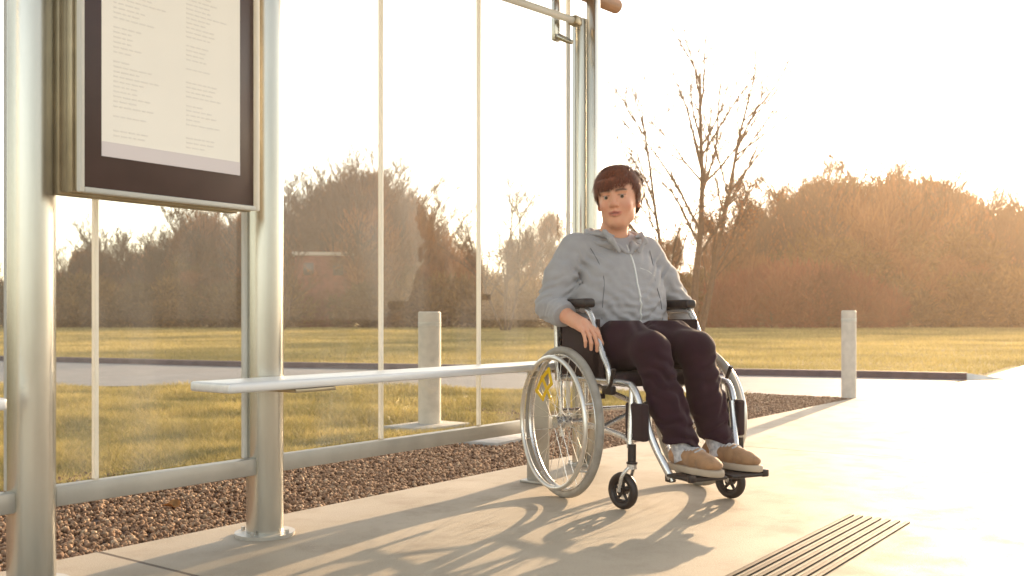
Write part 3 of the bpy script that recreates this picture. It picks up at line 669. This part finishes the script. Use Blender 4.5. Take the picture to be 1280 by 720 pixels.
# trousers ---------------------------------------------------------
Tm = Fld((-.32, -.28, .18), (.62, .28, .74), .0045); f = Tm
f.cone((-.13, -.09, .60), .105, (-.13, .09, .60), .105, .05); f.cone((-.11, -.06, .66), .095, (-.11, .06, .66), .095, .05)
f.cone((-.06, -.06, .605), .085, (-.06, .06, .605), .085, .05)
for hp, kn, an, s_ in ((hipR, knR, anR, -1), (hipL, knL, anL, 1)):
    kn = np.array(kn); an = np.array(an); m1 = np.array(hp)*.5+kn*.5+np.array([0, 0, .040]); sh = kn*.5+an*.5+np.array([-.012, 0, 0])
    f.chain([np.array(hp)+[0, 0, .02], m1, kn+[-.01, 0, .004]], [.108, .094, .069], .06)
    f.chain([kn+[-.008, 0, 0], sh, an+[-.008, 0, .03]], [.069, .067, .060], .03)
X, Y, Z = f.XYZ()
for p, dv, a_, wl, rd, ph_ in (((.0, 0, .66), (.9, .1, -.3), .006, .05, .10, 0), ((.03, -.10, .66), (.7, .6, 0), .005, .055, .09, 1), ((.03, .10, .66), (.7, -.6, 0), .005, .055, .09, 2),
        ((.40, -.12, .50), (.2, .3, .9), .005, .045, .08, 0), ((.40, .12, .50), (.2, -.3, .9), .005, .045, .08, 1), ((.47, -.09, .27), (.1, .2, .95), .006, .042, .09, .5), ((.44, .12, .27), (.1, -.2, .95), .006, .042, .09, 2),
        ((.20, -.12, .64), (.3, .9, .2), .0035, .07, .14, 1), ((.20, .12, .64), (.3, -.9, .2), .0035, .07, .14, 0), ((.45, -.1, .4), (0, 1, .25), .004, .06, .11, 1), ((.42, .11, .4), (0, 1, -.25), .004, .06, .11, 2)): fold(p, dv, a_, wl, rd, ph_)
f.a = np.maximum(f.a, np.where(X > .3, .236+.012*np.sin(Y*40)+.016-Z, -1)).astype(np.float32); f.a = np.maximum(f.a, (Z-.715)).astype(np.float32)
f.a = np.maximum(f.a, np.where((X < .25), .505-Z, -1)).astype(np.float32)
V, Q = f.mesh(1); np_mesh('trousers', V, Q, 'trouser', PR, True, 4)
# shoes and socks
def shoe(an, toe, kn_):
    an = np.array(an); toe = np.array(toe); d = (toe-an); d[2] = 0; d /= np.linalg.norm(d); zf = .166
    sd_ = np.array([-d[1], d[0], 0]); base = an*[1, 1, 0]+[0, 0, zf]
    def P(a, s_, z): return base+d*a+sd_*s_+np.array([0, 0, z])
    Rm = np.stack([d, sd_, [0, 0, 1]], 1)
    f = Fld(base-[.24, .24, .04], base+[.30, .30, .16], .003)
    f.chain([P(-.045, 0, .042), P(-.01, 0, .045), P(.07, 0, .040), P(.13, .004, .034)], [.034, .034, .035, .029], .03)
    f.ell(P(.135, .004, .030), (.055, .040, .026), Rm, .02); f.cone(P(-.03, 0, .055), .035, P(-.02, 0, .082), .037, .015)
    X, Y, Z = f.XYZ(); f.a = np.maximum(f.a, (zf+.012-Z)).astype(np.float32); f.cone(P(-.035, 0, .085), .026, P(-.02, 0, .14), .034, .006, 's')
    t = (X-base[0])*d[0]+(Y-base[1])*d[1]; f.a += (.0018*np.sin(t*150)*np.exp(-((t-.10)/.03)**2)).astype(np.float32)
    V, Q = f.mesh(1); f0 = f; so_ = np_mesh('shoe', V, Q, 'shoe', PR, True, 4)
    f = Fld(base-[.24, .24, .04], base+[.30, .30, .10], .003); f.ell(P(.09, .003, .004), (.112, .051, .05), Rm, .02); f.ell(P(-.03, 0, .004), (.058, .041, .05), Rm, .03)
    X, Y, Z = f.XYZ(); f.a = np.maximum(np.maximum(f.a, Z-(zf+.016)), (zf-.008)-Z).astype(np.float32); V, Q = f.mesh(0); np_mesh('sole', V, Q, 'sole', so_, True, 4)
    for a, z in ((.035, .083), (.052, .0795), (.069, .076), (.086, .072)):
        tube('lace', [Vector(f0.hit(P(a+da, w_, .14), (0, 0, -1), .002))+Vector((0, 0, .002)) for da, w_ in ((0, -.026), (.004, -.010), (-.004, .010), (0, .026))], .0034, 'sock', so_, 6, 3)
    bm = bmesh.new(); dk = (np.array(kn_)-an); dk /= np.linalg.norm(dk); b_tube(bm, [an-dk*.01, an+dk*.02, an+dk*.045, an+dk*.10], [.045, .042, .0415, .043], 24); finish(bm, 'sock', PR, 'sock')
shoe(anR, (.62, -.080, .17), knR); shoe(anL, (.59, .125, .17), knL)
# hair -------------------------------------------------------------
Hf = Fld(HC-.2, HC+.2, .0033); f = Hf
hell(f, (-.026, 0, .042), (.105, .087, .090), .01)
hell(f, (-.060, 0, .005), (.062, .080, .085), .03)
X, Y, Z = f.XYZ(); Xl, Yl, Zl = [(X-HC[0])*HR[0, i]+(Y-HC[1])*HR[1, i]+(Z-HC[2])*HR[2, i] for i in range(3)]; Xl, Yl, Zl = Xl/HS, Yl/HS, Zl/HS
# hairline: keep above the forehead and temples, above the ears and nape
cut = np.maximum(Xl*.0+(.050-Zl)+0*Yl, -1)
front_c = np.where(Xl > .035, (.066+.16*Yl+.004*np.sin(Yl*90+1)-Zl), -1.0)
side_c = np.where((Xl > -.02) & (Xl <= .05), (.006+(Xl+.02)*.85-Zl), -1.0)
back_c = np.where(Xl <= -.02, (-.044-Zl), -1.0)
f.a = np.maximum(np.maximum(f.a, front_c*HS), np.maximum(side_c, back_c)*HS).astype(np.float32)
th_ = np.arctan2(Yl, Xl+.02); hz_ = np.clip((np.hypot(Yl, Xl+.026)-.03)/.06, 0, 1); f.a += (hz_*.0020*np.sin(th_*46+12*np.sin(Zl*30))+hz_*.0012*np.sin(th_*90+Zl*40)).astype(np.float32)
# locks over the brow and crown
rr = random.Random(5)
for i in range(26):
    y0 = rr.uniform(-.06, .045); t = (y0+.06)/.12; xx = .068-.9*(y0+.005)**2*8
    cz = lambda x, y: .042+.090*math.sqrt(max(.02, 1-((x+.026)/.105)**2-(y/.087)**2))
    pl = [(xx-.085, y0*.55), (xx-.045, y0*.8), (xx-.015, y0*.95), (xx+.004, y0-.002)]
    f.chain([H(x, y, cz(x, y)-.004) for x, y in pl]+[H(xx+.0195-abs(y0)*.25, y0-.008, .064), H(xx+.0215-abs(y0)*.32, y0-.020, .057-.012*max(0, .3-t)*2+.022*max(0, t-.30)+rr.uniform(-.008, .006))], [.004, .007, .009, .009, .0065, .0012], .012)
for i in range(22):
    a = rr.uniform(0, 6.28); e = rr.uniform(.3, 1.4); d = np.array([math.cos(a)*math.cos(e), math.sin(a)*math.cos(e), math.sin(e)])
    if d[0] > .6: continue
    p = np.array([-.026, 0, .042])+d*[.102, .088, .088]; tg = np.cross(d, [0, 0, 1])*.3+np.array([.02, 0, -.5]); tg = tg-d*(tg@d); q = p+tg/np.linalg.norm(tg)*.035+d*.004
    f.chain([H(*(p-d*.003)), H(*((p+q)/2-d*.001)), H(*q)], [.008, .006, .0015], .014)
for s_ in (-1, 1):
    for i in range(5): f.chain([H(.012-i*.009, s_*.082, .050), H(.012-i*.008, s_*.0855, .022), H(.014-i*.007, s_*.083, .002-.003*i)], [.010, .007, .002], .006)
V, Q = f.mesh(1); ho = np_mesh('hair', V, Q, 'hair', PR, True, 4)
def strands(Vh, nst):
    rs = np.random.default_rng(4); ids = rs.choice(len(Vh), nst); Vo = []; Fo = []; 
    Lh = ((Vh[ids]-HC)@HR)/HS; ctr = np.array([-.026, 0, .03]); d = Lh-ctr; d /= np.linalg.norm(d, axis=1)[:, None]
    tg = np.stack([.35+.0*d[:, 0], -.25*np.ones(nst), -.9*np.ones(nst)], 1)+rs.normal(0, .28, (nst, 3)); tg -= d*(tg*d).sum(1)[:, None]; tg /= np.linalg.norm(tg, axis=1)[:, None]
    ln = rs.uniform(.016, .040, nst)[:, None]; sd_ = np.cross(d, tg)*.0009; p0 = Lh; p1 = p0+tg*ln*.55+d*.003; p2 = p0+tg*ln+d*rs.uniform(-.003, .004, nst)[:, None]
    A = np.stack([p0-sd_, p0+sd_, p1+sd_, p1-sd_, p2], 1); A = HC+(A*HS)@HR.T; b_ = (np.arange(nst)*5)[:, None]
    return A.reshape(-1, 3), np.concatenate([b_+[0, 1, 2], b_+[0, 2, 3], b_+[3, 2, 4]])
sv, sf = strands(V, 9000); np_mesh('loose_strands', sv, sf, 'hair', ho)
# ------------------------------------------------------------------ wheelchair
WC = thing('wheelchair', 'manual wheelchair with silver frame, large grey tyres and dark upholstery', 'wheelchair', O0, PA)
def big_wheel(s_):
    y = s_*.335; RW = .300; ax = (0, 1, 0); bm = bmesh.new()
    b_torus(bm, (0, y, .305), ax, RW-.028, .0085, 96, 10, 1.5); 
    b_cyl(bm, (0, y, .305), ax, .024, .07, 24); b_cyl(bm, (0, y+s_*.002, .305), ax, .032, .008, 24); wh = finish(bm, 'wheel', WC, 'silver')
    bm = bmesh.new(); b_torus(bm, (0, y, .305), ax, RW-.010, .0150, 96, 14, 1.15); finish(bm, 'tyre', wh, 'rubber')
    bm = bmesh.new(); b_torus(bm, (0, y+s_*.048, .305), ax, .262, .0095, 96, 12)
    for k in range(6):
        a = R(60*k+20); d = Vector((math.cos(a), 0, math.sin(a))); b_tube(bm, [Vector((0, y+s_*.01, .305))+d*.270, Vector((0, y+s_*.045, .305))+d*.262], .004, 8)
    finish(bm, 'hand_rim', wh, 'chrome')
    bm = bmesh.new()
    for k in range(28):
        a = R(360/28*k); a2 = a+R(52)*(1 if k % 2 else -1); sy = 1 if k % 4 < 2 else -1
        b_tube(bm, [Vector((math.cos(a2)*.028, y+sy*.026, .305+math.sin(a2)*.028)), Vector((math.cos(a)*.266, y, .305+math.sin(a)*.266))], .0012, 6)
    finish(bm, 'spokes', wh, 'chrome')
    if s_ < 0:
        bm = bmesh.new()
        for a0, a1, r0 in ((112, 152, .225), (114, 150, .165)): b_tube(bm, [Vector((math.cos(R(a))*r0, y-.012, .305+math.sin(R(a))*r0)) for a in np.linspace(a0, a1, 9)], .009, 8, flat=.5)
        for a in (114, 131, 150): b_tube(bm, [Vector((math.cos(R(a))*q_, y-.012, .305+math.sin(R(a))*q_)) for q_ in (.12 if a == 131 else .16, .235)], .009, 8, flat=.5)
        finish(bm, 'spoke_guard', wh, 'yellow')
    return wh
for s_ in (-1, 1): big_wheel(s_)
def caster(x, y, turn):
    t = Matrix.Rotation(turn, 3, 'Z'); c = Vector((x, y, .071)); ax = t @ Vector((0, 1, 0)); bm = bmesh.new()
    b_torus(bm, c, ax, .040, .006, 40, 8); b_cyl(bm, c, ax, .016, .034, 20)
    for k in range(5):
        a = R(72*k+15); d = t @ Vector((math.cos(a), 0, math.sin(a))); b_tube(bm, [c+d*.012, c+d*.042], [.0075, .006], 8)
    cw = finish(bm, 'caster_wheel', WC, 'dark'); bm = bmesh.new(); b_torus(bm, c, ax, .0555, .0155, 48, 12); finish(bm, 'tyre', cw, 'dark')
    bm = bmesh.new(); fw = t @ Vector((1, 0, 0)); top = c+fw*.045+Vector((0, 0, .098))
    for q in (-1, 1): b_tube(bm, smooth_path([c+ax*q*.024, c+ax*q*.027+fw*.02+Vector((0, 0, .06)), top+ax*q*.012], 5), .0085, 10, flat=.7)
    b_cyl(bm, top, (0, 0, 1), .019, .022, 20); finish(bm, 'fork', cw, 'silver')
    bm = bmesh.new(); b_cyl(bm, top+Vector((0, 0, .045)), (0, 0, 1), .016, .075, 20); b_cyl(bm, top+Vector((0, 0, .012)), (0, 0, 1), .021, .008, 20); finish(bm, 'caster_stem', cw, 'dark')
    return top
for s_ in (-1, 1): caster(.325, s_*.255, R(15))
# frame: side rails, uprights, cross brace, axle
bm = bmesh.new()
for s_ in (-1, 1):
    y = s_*.225
    b_tube(bm, smooth_path([(-.22, y, .47), (.10, y, .475), (.30, y, .475), (.355, y, .455), (.385, y*.98, .40), (.40, y*.96, .33)], 6), .0135, 14)
    b_tube(bm, smooth_path([(-.22, y, .30), (.10, y, .285), (.28, y, .27), (.36, y*1.08, .25)], 5), .0120, 14)
    b_tube(bm, [(-.20, y, .22), (-.215, y, .55), (-.25, y, .80)], .0125, 14)
    b_tube(bm, [(.36, y*1.10, .235), (.345, y, .47)], .012, 12); b_tube(bm, [(.0, y, .305), (.0, y, .475)], .011, 12); b_cyl(bm, (0, s_*.28, .305), (0, 1, 0), .012, .11, 14)
b_tube(bm, [(.06, -.22, .455), (.06, .22, .275)], .011, 12); b_tube(bm, [(.085, .22, .455), (.085, -.22, .275)], .011, 12)
b_tube(bm, [(-.20, -.225, .33), (-.20, .225, .33)], .010, 12)
finish(bm, 'frame', WC, 'silver')
for s_ in (-1, 1):
    y = s_*.225; bm = bmesh.new(); b_tube(bm, smooth_path([(-.252, y, .80), (-.262, y, .82), (-.27, y, .83), (-.32, y, .832)], 4), .016, 14); finish(bm, 'push_handle', WC, 'dark')
# upholstery
bm = bmesh.new(); b_box(bm, (.06, 0, .483), (.44, .45, .05), bev=.02, seg=3); finish(bm, 'seat', WC, 'fabricd')
bm = bmesh.new(); b_box(bm, (-.262, 0, .65), (.022, .45, .34), rot=None, bev=.01, seg=3); finish(bm, 'backrest', WC, 'fabricd')
for s_ in (-1, 1):
    y = s_*.25
    at0 = tube('armrest', [(-.19, y, .46), (-.20, y, .70), (-.18, y, .748), (-.12, y, .757), (.03, y, .757), (.075, y, .742), (.115, y, .68), (.175, y, .58), (.215, y, .525), (.222, y, .47)], .0125, 'silver', WC, 14, 6)
    bm = bmesh.new(); b_box(bm, (-.055, y, .785), (.27, .055, .038), bev=.014, seg=3); finish(bm, 'pad', at0, 'dark')
    bm = bmesh.new(); b_box(bm, (-.02, y-s_*.012, .605), (.30, .006, .23), bev=.002)
    b_box(bm, (.12, y-s_*.012, .54), (.08, .006, .10), bev=.002); finish(bm, 'side_guard', at0, 'fabricd')
    # footrest hanger with calf panel and footplate
    yh = s_*.205; hg = tube('footrest_hanger', [(.395, yh, .40), (.41, yh*.98, .32), (.44, yh*.90, .24), (.485, yh*.80, .16), (.50, yh*.75, .125)], [.0145]*25, 'silver', WC, 14, 6)
    bm = bmesh.new(); b_box(bm, (.375, s_*.225, .335), (.12, .034, .14), rot=None, bev=.01, seg=3); finish(bm, 'calf_panel', hg, 'fabricd')
    bm = bmesh.new(); b_box(bm, (.565, s_*.092, .147), (.15, .165, .014), bev=.005); b_box(bm, (.49, s_*.155, .135), (.035, .03, .03), bev=.006)
    b_box(bm, (.632, s_*.165, .152), (.02, .03, .028), bev=.005); finish(bm, 'footplate', hg, 'dark')
    # brake lever and axle clamp
    bm = bmesh.new(); b_box(bm, (.225, s_*.255, .445), (.07, .025, .035), bev=.006); b_tube(bm, [(.225, s_*.262, .45), (.27, s_*.275, .47), (.30, s_*.28, .53)], [.007, .007, .009], 10); b_box(bm, (.19, s_*.275, .42), (.03, .035, .02), bev=.004)
    finish(bm, 'brake', WC, 'dark')
# ------------------------------------------------------------------ trees
twig_m = island_mat('twigs', [(.17, .075, .032), (.27, .12, .050), (.12, .054, .026), (.34, .16, .068), (.22, .105, .042)], .85, trans=.10, tint=1)
red_m = island_mat('red_twigs', [(.20, .055, .032), (.28, .078, .044), (.14, .042, .028), (.32, .12, .062)], .85, trans=.10, tint=1)
ever_m = island_mat('evergreen_leaves', [(.12, .078, .028), (.19, .12, .042), (.085, .058, .022), (.23, .15, .05)], .8, trans=.12, tint=1)
lime_m = island_mat('lime_leaves', [(.16, .17, .04), (.24, .23, .06), (.12, .12, .03)], .8, trans=.4)
def slivers(P, D, ln, wd):
    n = len(P); D = D/np.linalg.norm(D, axis=1)[:, None]; r = RNG.normal(size=(n, 3)); sd_ = np.cross(D, r); sd_ /= np.linalg.norm(sd_, axis=1)[:, None]; sd_ *= wd[:, None]
    mid = P+D*(ln*.5)[:, None]+RNG.normal(0, .05, (n, 3))*ln[:, None]; V = np.stack([P-sd_, P+sd_, mid+sd_*.7, mid-sd_*.7, P+D*ln[:, None]+RNG.normal(0, .06, (n, 3))*ln[:, None]], 1)
    b = (np.arange(n)*5)[:, None]; return V.reshape(-1, 3), np.concatenate([b+[0, 1, 2], b+[0, 2, 3], b+[3, 2, 4]])
def wood_tree(kind, hgt, rx, seed, n=5200, m=twig_m):
    """trunk and limbs as tubes, crown as thousands of twigs spread over clumps"""
    rs = np.random.default_rng(seed); t = bpy.data.objects.new('tree', None); COL.objects.link(t)
    bm = bmesh.new(); b_tube(bm, [(0, 0, -.1), (.1*rs.normal(), .1, hgt*.35), (.2*rs.normal(), 0, hgt*.75)], [.018*hgt, .013*hgt, .004*hgt], 8)
    cl = []
    for i in range(38):
        u = rs.random(); z = hgt*(.12+.80*u); rad = rx*math.sqrt(max(.02, 1-((u-.35)/.68)**2)); a = rs.uniform(0, 6.28); rr_ = rad*rs.uniform(.2, 1.08)
        c = np.array([math.cos(a)*rr_, math.sin(a)*rr_, z]); cl.append((c, rx*rs.uniform(.16, .40)))
        b_tube(bm, [(0, 0, max(.3, z*.55)), tuple(c*[.5, .5, .8]), tuple(c)], [.006*hgt, .004*hgt, .0015*hgt], 5, cap=False)
    finish(bm, 'trunk', t, 'bark')
    k = rs.integers(0, len(cl), n); C_ = np.array([c for c, r in cl])[k]; Rr = np.array([r for c, r in cl])[k]
    d = rs.normal(size=(n, 3)); d /= np.linalg.norm(d, axis=1)[:, None]; P = C_+d*(Rr*rs.random(n)**.5)[:, None]*[1, 1, 1.25]; P[:, 2] = np.abs(P[:, 2])
    if kind == 'bare': D = d*.5+np.array([0, 0, 1.0])+rs.normal(0, .35, (n, 3)); ln = rs.uniform(.6, 2.1, n)*hgt/11; wd = rs.uniform(.022, .060, n)
    elif kind == 'dense': D = d+np.array([0, 0, .6])+rs.normal(0, .6, (n, 3)); ln = rs.uniform(.25, .9, n); wd = rs.uniform(.03, .08, n)
    else: D = d*.7+np.array([0, 0, .8])+rs.normal(0, .4, (n, 3)); ln = rs.uniform(.4, 1.5, n); wd = rs.uniform(.012, .035, n)
    V, Fa = slivers(P, D, ln, wd); V[:, 2] = np.maximum(V[:, 2], 0)
    np_mesh('crown', V, Fa, m, t); return t
protos = dict(
    bare=[(wood_tree('bare', 12, 3.6, s, 4200), 12) for s in (1, 2, 3)],
    mix=[(wood_tree('mix', 10, 3.8, s, 6500), 10) for s in (11, 12)],
    dense=[(wood_tree('dense', 10, 3.6, s, 6500, ever_m), 10) for s in (21, 22)],
    lime=[(wood_tree('dense', 11, 3.0, 31, 4200, lime_m), 11)],
    red=[(wood_tree('mix', 4, 3.4, s, 5200, red_m), 4) for s in (41, 42)],
    bush=[(wood_tree('dense', 3.6, 2.7, s, 3600, ever_m), 3.6) for s in (51, 52)])
used = set()
def copy_tree(o, parent=None):
    c = o.copy(); COL.objects.link(c); c.parent = parent
    for ch in o.children: copy_tree(ch, c)
    return c
KL = dict(bare='tall bare brown tree in the woodland edge', mix='twiggy brown tree in the woodland edge', dense='olive brown leafy tree in the woodland edge',
          lime='yellow green tree top in the sunlit woodland', red='low reddish thicket at the foot of the wood', bush='dark olive bush at the foot of the wood')
def plant(kind, px, topy, d, wide=1.0, name='tree'):
    lst = protos[kind]; p, h0 = lst[random.randrange(len(lst))]
    if id(p) in used: o = copy_tree(p)
    else: o = p; used.add(id(p))
    hgt = CAMH+(HOR-topy)*d/F; s_ = hgt/h0
    o.name = {'red': 'shrub', 'bush': 'shrub'}.get(kind, 'tree')
    o.location = ((px-640)/F*d, d, 0); o.rotation_euler = (0, 0, random.uniform(0, 6.28)); o.scale = (s_*wide, s_*wide, s_)
    tag(o, KL[kind], 'shrub' if kind in ('red', 'bush') else 'tree', {'red': 'reddish thickets at the wood edge', 'bush': 'olive bushes at the wood edge'}.get(kind, kind+' trees at the wood edge'))
    return o
sil = [(-120, 330), (-60, 320), (-10, 345), (40, 370), (80, 352), (105, 330), (135, 312), (165, 322), (200, 322), (232, 295), (262, 285), (300, 290), (335, 290), (372, 275), (400, 262), (428, 240), (455, 236), (482, 250), (508, 270), (535, 288), (560, 308), (588, 333), (612, 350),
       (930, 320), (955, 268), (985, 258), (1012, 245), (1040, 238), (1085, 236), (1125, 236), (1160, 246), (1195, 262), (1232, 272), (1262, 276), (1290, 280), (1318, 284), (1350, 300), (1400, 290), (1460, 280)]
for i, (px, ty) in enumerate(sil):
    d = random.uniform(88, 98); k = 'mix' if (i % 3 == 0) else 'bare'
    plant('bare', px, ty-random.uniform(-4, 18), d, random.uniform(.8, 1.05))
    plant('bare', px+random.uniform(-16, 16), ty-random.uniform(-8, 22), d-2, random.uniform(.45, .8))
    plant(random.choice(['mix', 'dense', 'bare']), px+random.uniform(-14, 14), ty+random.uniform(18, 50), d-4, random.uniform(.9, 1.2))
    if ty < 320: plant(random.choice(['dense', 'mix']), px+random.uniform(-12, 12), ty+(400-ty)*.42, d-6, 1.35)
plant('lime', 1068, 224, 92, .9); plant('lime', 1098, 228, 94, .8)
for px in (648, 664, 690, 712, 740): plant('mix', px, random.uniform(345, 362), 88, 1.2)
plant('bare', 662, 285, 90, .55); plant('bare', 690, 268, 92, .5); plant('bare', 640, 300, 90, .5)
for px in range(-130, 760, 34): plant('bush', px+random.uniform(-8, 8), random.uniform(352, 364), random.uniform(79, 84), 1.05)
for px in (800, 830, 862, 890): plant('bush', px, random.uniform(345, 362), 80, 1.1)
for px, ty in ((905, 362), (935, 352), (965, 345), (1000, 342), (1035, 346), (1068, 356), (1100, 366)): plant('red', px, ty, random.uniform(74, 78), .95)
for px in range(1120, 1480, 36): plant('bush', px, random.uniform(345, 366), random.uniform(80, 84), 1.1)
for px, ty, wd in ((822, 300, .5), (842, 285, .5), (880, 270, .5), (905, 288, .6), (925, 275, .6), (812, 322, .6)): plant('bare', px, ty, 84, wd)
for px, ty in ((895, 335), (915, 320), (945, 318), (870, 350)): plant('mix', px, ty, 82, 1.0)
# hero bare trees with real branching
def branching(name, px, d, hgt, seed, label, stems, leafy=0, loc=None, spread=1.0, rmin=.011):
    rs = random.Random(seed); t = thing(name, label, 'tree', ((px-640)/F*d, d, 0)); bm = bmesh.new(); tips = []
    def grow(p, dr, ln, r, depth):
        pts_ = [p]; q = p; dd = dr.normalized(); n = 5
        for i in range(n):
            dd = (dd+Vector((rs.gauss(0, .09), rs.gauss(0, .09), rs.gauss(0, .05)+.05))).normalized(); q = q+dd*ln/n; pts_.append(q)
        r1 = r*.45 if depth else r*.30; b_tube(bm, pts_, [r+(r1-r)*i/n for i in range(n+1)], 6 if r > .03 else 4, cap=False)
        if depth < 3 and r > .009:
            kn = {0: 15, 1: 9, 2: 6, 3: 3}[depth]
            for i in range(kn):
                f_ = rs.uniform(.25, 1); k = min(n-1, int(f_*n)); b_ = pts_[k].lerp(pts_[k+1], f_*n-k) if k < n else pts_[-1]
                a = rs.uniform(0, 6.28); perp = Vector((math.cos(a), math.sin(a)*.8, rs.uniform(.1, .6))); nd = (dd*.6*rs.uniform(.6, 1.3)+perp*.75*spread).normalized()
                grow(b_, nd, ln*rs.uniform(.30, .52)*(1.15-f_*.45), max(rmin, r*(1-f_*.5)*.50), depth+1)
        if depth >= 2: tips.extend(pts_[1:])
    for (dx, lean, h_, r) in stems: grow(Vector((dx, 0, -.05)), Vector((lean, rs.gauss(0, .04), 1)), h_, r, 0)
    finish(bm, 'trunk', t, 'bark')
    if leafy:
        tp = np.array([p[:] for p in tips if p.z < hgt*.55]); k = RNG.integers(0, len(tp), leafy); P = tp[k]+RNG.normal(0, .12, (leafy, 3))
        V, Fa = slivers(P, RNG.normal(size=(leafy, 3)), RNG.uniform(.06, .2, leafy), RNG.uniform(.02, .06, leafy)); np_mesh('dry_leaves', V, Fa, twig_m, t)
    return t
branching('bare_tree', 866, 46, 13, 4, 'tall bare tree with two upright stems just right of the person', [(0, .0, 12.2, .19), (.35, .22, 11.3, .16), (-.25, -.50, 10.4, .12), (.1, .45, 7, .05), (-.2, -.8, 6, .05)], 2200, spread=.75)
branching('bare_tree', 632, 62, 9, 9, 'small bare tree seen through the last glass pane beside its mullion', [(0, -.05, 8.4, .12), (.2, .25, 7.6, .10), (-.2, -.35, 7.0, .09)], 900)
branching('bare_tree', 690, 66, 7, 12, 'thin bare sapling behind the far shelter post', [(0, .05, 7.2, .09), (.1, -.2, 5.8, .07)], 900)
branching('bare_tree', 352, 60, 8, 14, 'spindly bare tree seen just right of the middle round post', [(0, .02, 8.0, .09), (.1, .2, 6.0, .06)], 300)
far_p = [branching('tree', 0, 90, 12, sd_, 'limbed bare tree in the wood', [(0, rn(sd_), 11.5, .16), (.3, .28, 10, .12), (-.3, -.25, 9.5, .11)], 900, spread=.8, rmin=.020) for sd_, rn in ((61, lambda q: .05), (62, lambda q: -.06), (63, lambda q: 0))]
rk = random.Random(8)
for i, (px, ty) in enumerate(sil):
    for q_ in range(2 if ty < 325 else 1):
        o = far_p[i] if (i < 3 and q_ == 0) else copy_tree(far_p[rk.randrange(3)]); d = rk.uniform(84, 97)
        px_ = px+rk.uniform(-13, 13); hh = CAMH+(HOR-(ty-rk.uniform(6, 30)))*d/F; o.location = ((px_-640)/F*d, d, 0); o.rotation_euler = (0, 0, rk.uniform(0, 6.28)); o.scale = (hh/12*.95,)*2+(hh/12,)
        tag(o, 'limbed bare tree in the wood', 'tree', 'limbed bare trees at the wood edge')
# ------------------------------------------------------------------ red brick house standing in for a red reflection in the glass
for l_ in protos.values():
    for p_, _h in l_:
        if id(p_) not in used:
            for q_ in list(p_.children)+[p_]: bpy.data.objects.remove(q_)
groups_ = {}
for o in COL.objects:
    if o.get('category') in ('tree', 'shrub') and o.get('group'): groups_.setdefault(o['group'], []).append(o)
ORD = ['first', 'second', 'third', 'fourth', 'fifth', 'sixth', 'seventh', 'eighth', 'ninth', 'tenth', 'eleventh', 'twelfth', 'thirteenth', 'fourteenth', 'fifteenth', 'sixteenth', 'seventeenth', 'eighteenth', 'nineteenth', 'twentieth']
ZONES = [(-999, 8, 'beyond the leftmost post'), (8, 118, 'behind the leftmost post and pane'), (118, 302, 'under the timetable case'), (302, 475, 'between middle post and next mullion'), (475, 597, 'in the pane between the mullions'), (597, 714, 'in the last glass pane'), (714, 860, 'behind the seated person'), (860, 1052, 'between bare tree and pale bollard'), (1052, 1290, 'right of the pale bollard'), (1290, 9999, 'beyond the right edge')]
for g_n, lst in groups_.items():
    zz = {}
    for o in lst:
        px = 640+F*o.location.x/o.location.y
        for a, b, nm in ZONES:
            if a <= px < b: zz.setdefault(nm, []).append((px, o)); break
    for nm, l2 in zz.items():
        l2.sort(key=lambda q: q[0])
        for k, (px, o) in enumerate(l2): o['label'] = o['label'].split(' in the')[0].split(' at the foot')[0]+' '+nm+(', '+ORD[k]+' from left' if len(l2) > 1 else '')
g0 = Vector(((406-640)/F*84, 84, 0)); HB = thing('reflection_house', 'red brick house standing in for a red reflection in the glass, half hidden by the wood', 'house', g0, R(8))  # house shape put where the glass reflects something red
hw = CAMH+(HOR-322)*84/F
box('wall', (0, 0, hw/2), (4.6, 5, hw), 'brick', HB, .02)
rf = box('roof', (0, 0, hw+.15), (5.0, 5.4, .3), 'white', HB, .03)
for x in (-1.2, 1.2):
    wn = box('window', (x, -2.53, hw-1.1), (1.0, .08, 1.2), 'brick', HB, .01); box('pane', (x, -2.575, hw-1.1), (.82, .02, 1.0), 'pane', wn, .002)
# ------------------------------------------------------------------ haze
hz = bpy.data.materials.new('haze_air'); hz.use_nodes = True; n = hz.node_tree.nodes; n.remove(n['Principled BSDF'])
pvn = n.new('ShaderNodeVolumePrincipled'); pvn.inputs['Color'].default_value = (1.0, .78, .60, 1); pvn.inputs['Density'].default_value = HAZE = .0008; pvn.inputs['Anisotropy'].default_value = .6
hz.node_tree.links.new(pvn.outputs[0], n['Material Output'].inputs['Volume'])
bm = bmesh.new(); b_box(bm, (0, 40, 11), (360, 190, 24.2), bev=0); ho_ = finish(bm, 'haze', None, hz, smooth=False); tag(ho_, None, None, kind='stuff')
